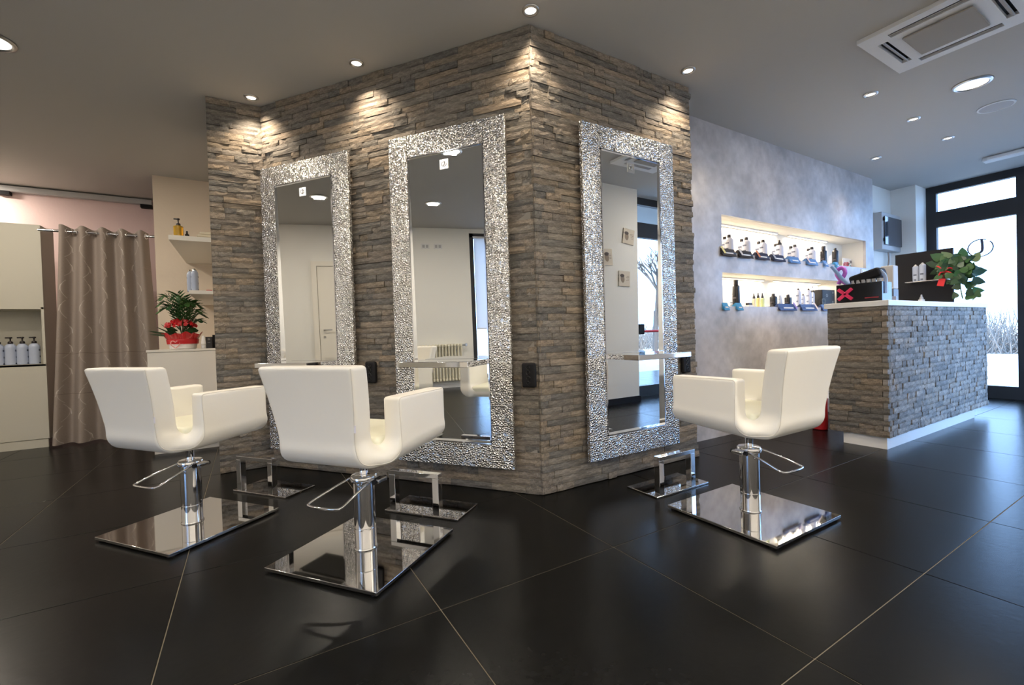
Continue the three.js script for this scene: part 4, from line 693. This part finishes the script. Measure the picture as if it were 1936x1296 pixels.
  const fl = new THREE.Shape(); for (let i = 0; i <= 40; i++) { const a = i / 40 * 6.2832, q = .0165 * (.55 + .45 * Math.abs(Math.cos(2 * a))); i ? fl.lineTo(q * Math.cos(a), q * Math.sin(a)) : fl.moveTo(q, 0); } const fg = plate(fl, .004);
  for (let i = 0; i < 105; i++) { const a = r() * 6.28, q = Math.sqrt(r()), f = mesh('flower', fg, M.red, P); f.position.set(-.01 + .13 * q * Math.cos(a), .225 + .055 * (1 - q * q) + .02 * r(), .04 + .085 * q * Math.sin(a)); f.rotation.set(-.9 + .9 * r(), (r() - .5) * 1.4, r() * 3); }
  for (let i = 0; i < 16; i++) { const a = r() * 6.28, s = new THREE.Shape(); s.absellipse(0, 0, .035, .028, 0, 6.283); const g = plate(s, .002); g.rotateX(-1.1 + r() * .6); g.rotateY(a); g.translate(.10 * Math.cos(a), .17 + .04 * r(), .09 * Math.sin(a) + .02); mesh('broad_leaf', g, M.leaf[2], P); }
  // tubes beside the planter
  const tp = (px, z) => { const p = onZ(px, 650, z); return V3(p.x, h, z); };
  const a1 = tp(385, -4.93); { const t = thing('hand_cream', 'white standing tube beside the red planter', 'tube', a1.toArray()); mesh('cap', lathe([[.0005, 0], [.019, 0], [.019, .03], [.0005, .03]], 18), M.plasticWhite, t); mesh('body', lathe([[.0005, .03], [.020, .03], [.020, .05], [.012, .112], [.0005, .118]], 18), M.whiteGloss, t); }
  const a2 = tp(395.5, -4.95); single('black_box', 'black carton with pale monogram beside the white tube', 'box', bx(-.025, .025, 0, .105, -.025, .025, .002), std({ color: 0xffffff, roughness: .5, map: (() => { const t = labelTex('#1d1a1c', '#b5afa8', 1); t.wrapS = t.wrapT = THREE.RepeatWrapping; t.repeat.set(8.3, 8); t.offset.set(.25, 0); return t; })() }), a2.toArray());
  const a3 = tp(407, -5.05); single('black_box', 'taller black carton half hidden by the slate wall', 'box', bx(-.02, .02, 0, .125, -.02, .02, .002), M.black, a3.toArray());
}

// ---------------------------------------------------------------- seen in the mirrors
{
  const r = thing('radiator', 'cream column radiator under the switches on the white wall', 'radiator', [XL + .07, 0, -2.05]);
  for (let i = 0; i < 15; i++) { const z = -.37 + .053 * i; mesh('section', [bx(-.05, .05, .70, .75, z - .02, z + .02, .015), bx(-.05, .05, .12, .17, z - .02, z + .02, .015), bar([-.03, .14, z], [-.03, .73, z], .014), bar([.03, .14, z], [.03, .73, z], .014)], std({ color: lin(.74, .70, .56), roughness: .4 }), r); }
  mesh('valve', [bar([0, .725, .38], [0, .725, .45], .014), bx(-.02, .02, .70, .75, .44, .48, .008)], M.steel, r); mesh('pipe', bar([0, 0, .42], [0, .15, .42], .01), M.plasticWhite, r); mesh('bracket', [bx(-.069, -.03, .62, .66, -.3, -.27), bx(-.069, -.03, .62, .66, .3, .33)], M.steel, r);
  for (const z of [-2.2, -1.99]) { const s = thing('light_switch', 'white switch plate high on the white wall above the radiator', 'switch', [XL, 2.405, z], Math.PI / 2, 'switch plates above the radiator'); mesh('plate', bx(-.07, .07, -.04, .04, 0, .009, .003), M.plasticWhite, s); for (const x of [-.03, .03]) mesh('rocker', bx(x - .02, x + .02, -.024, .024, .009, .014, .002), M.plasticGrey, s); }
  const prints = [[4.16, 2.10, .19, .12, 'tilted sepia photo tile highest on the white pier'], [3.78, 1.82, .2, -.08, 'tilted sepia photo tile of a figure in a hat'], [4.08, 1.57, .19, .02, 'sepia photo tile lowest on the white pier']];
  prints.forEach(([x, y, w, rot, lab], k) => { const t = canvasTex(128, 128, (g) => { const q = rng(30 + k); g.fillStyle = '#cfc4b2'; g.fillRect(0, 0, 128, 128); g.fillStyle = '#8b7a66'; g.beginPath(); g.ellipse(k === 1 ? 60 : 88, 66, 22, 34, .2, 0, 7); g.fill(); g.fillStyle = '#463a33'; g.beginPath(); g.ellipse(k === 1 ? 60 : 92, 40, 24, 14, 0, 0, 7); g.fill(); g.fillStyle = '#7a6d5f'; for (let i = 0; i < 4; i++) g.fillRect(12, 40 + i * 12, 20 + 20 * q(), 3); }); t.repeat.set(1 / w, 1 / w); t.offset.set(.5, .5); t.wrapS = t.wrapT = THREE.RepeatWrapping;
    const o = single('photo_tile', lab, 'picture', bx(-w / 2, w / 2, -w / 2, w / 2, 0, .015, .003), std({ color: 0xffffff, map: t, roughness: .5 }), [x, y, -.07], Math.PI); o.rotateZ(rot); });
}

// ---------------------------------------------------------------- outside
struct('ground_outside', [bx(XD + .16, 120, -.2, -.04, -90, 90), bx(-90, XL - .21, -.2, -.04, -90, 90), bx(XL - .21, XD + .16, -.2, -.04, ZF + .21, 90), bx(3.32, XD + .16, -.2, -.04, ZS + .06, ZF + .21)], std({ color: lin(.42, .41, .39), roughness: .9 }), 'pale sunlit paving outside the glass fronts', 'ground');
{
  const r = rng(808), stick = new THREE.CylinderGeometry(.006, .014, 1, 4); stick.translate(0, .5, 0);
  const place = (name, label, cat, n, fn) => { const im = new THREE.InstancedMesh(stick, std({ color: lin(.20, .17, .14), roughness: .95 }), n); im.name = name; im.userData = { label, category: cat, kind: 'stuff' }; im.castShadow = true; const m = new THREE.Matrix4(), q = new THREE.Quaternion(); for (let i = 0; i < n; i++) { const [x, z, h] = fn(); q.setFromEuler(new THREE.Euler((r() - .5) * 1.1, r() * 6.28, (r() - .5) * 1.1)); m.compose(V3(x, -.04, z), q, V3(1.4, h, 1.4)); im.setMatrixAt(i, m); } scene.add(im); };
  place('scrub_hedge', 'dry leafless scrub hedge beyond the paving outside the door', 'hedge', 2600, () => [19 + 3 * r(), -12 + 16 * r(), .5 + 1.0 * r() ** 2]);
  place('dry_shrub', 'dry twiggy shrubs beyond the side windows', 'shrub', 1800, () => [8 + 14 * r(), 9 + 3 * r(), .4 + .8 * r()]);
  const t = thing('bare_tree', 'bare branching tree outside the side windows', 'tree', [11.4, -.04, 5.9]); const gs = [];
  const grow = (p, d, l, w, k) => { const e = p.clone().addScaledVector(d, l); gs.push(bar(p.toArray(), e.toArray(), w, 5)); if (k) for (let i = 0; i < 3; i++) grow(p.clone().lerp(e, .55 + .45 * r()), d.clone().add(V3((r() - .5) * 1.5, (r() - .2) * .6, (r() - .5) * 1.5)).normalize(), l * (.6 + .2 * r()), w * .62, k - 1); };
  grow(V3(0, 0, 0), V3(.05, 1, 0).normalize(), 1.5, .09, 4); mesh('branches', gs.slice(1), M.bark, t); mesh('trunk', gs[0], M.bark, t);
}
renderer.render(scene, camera);
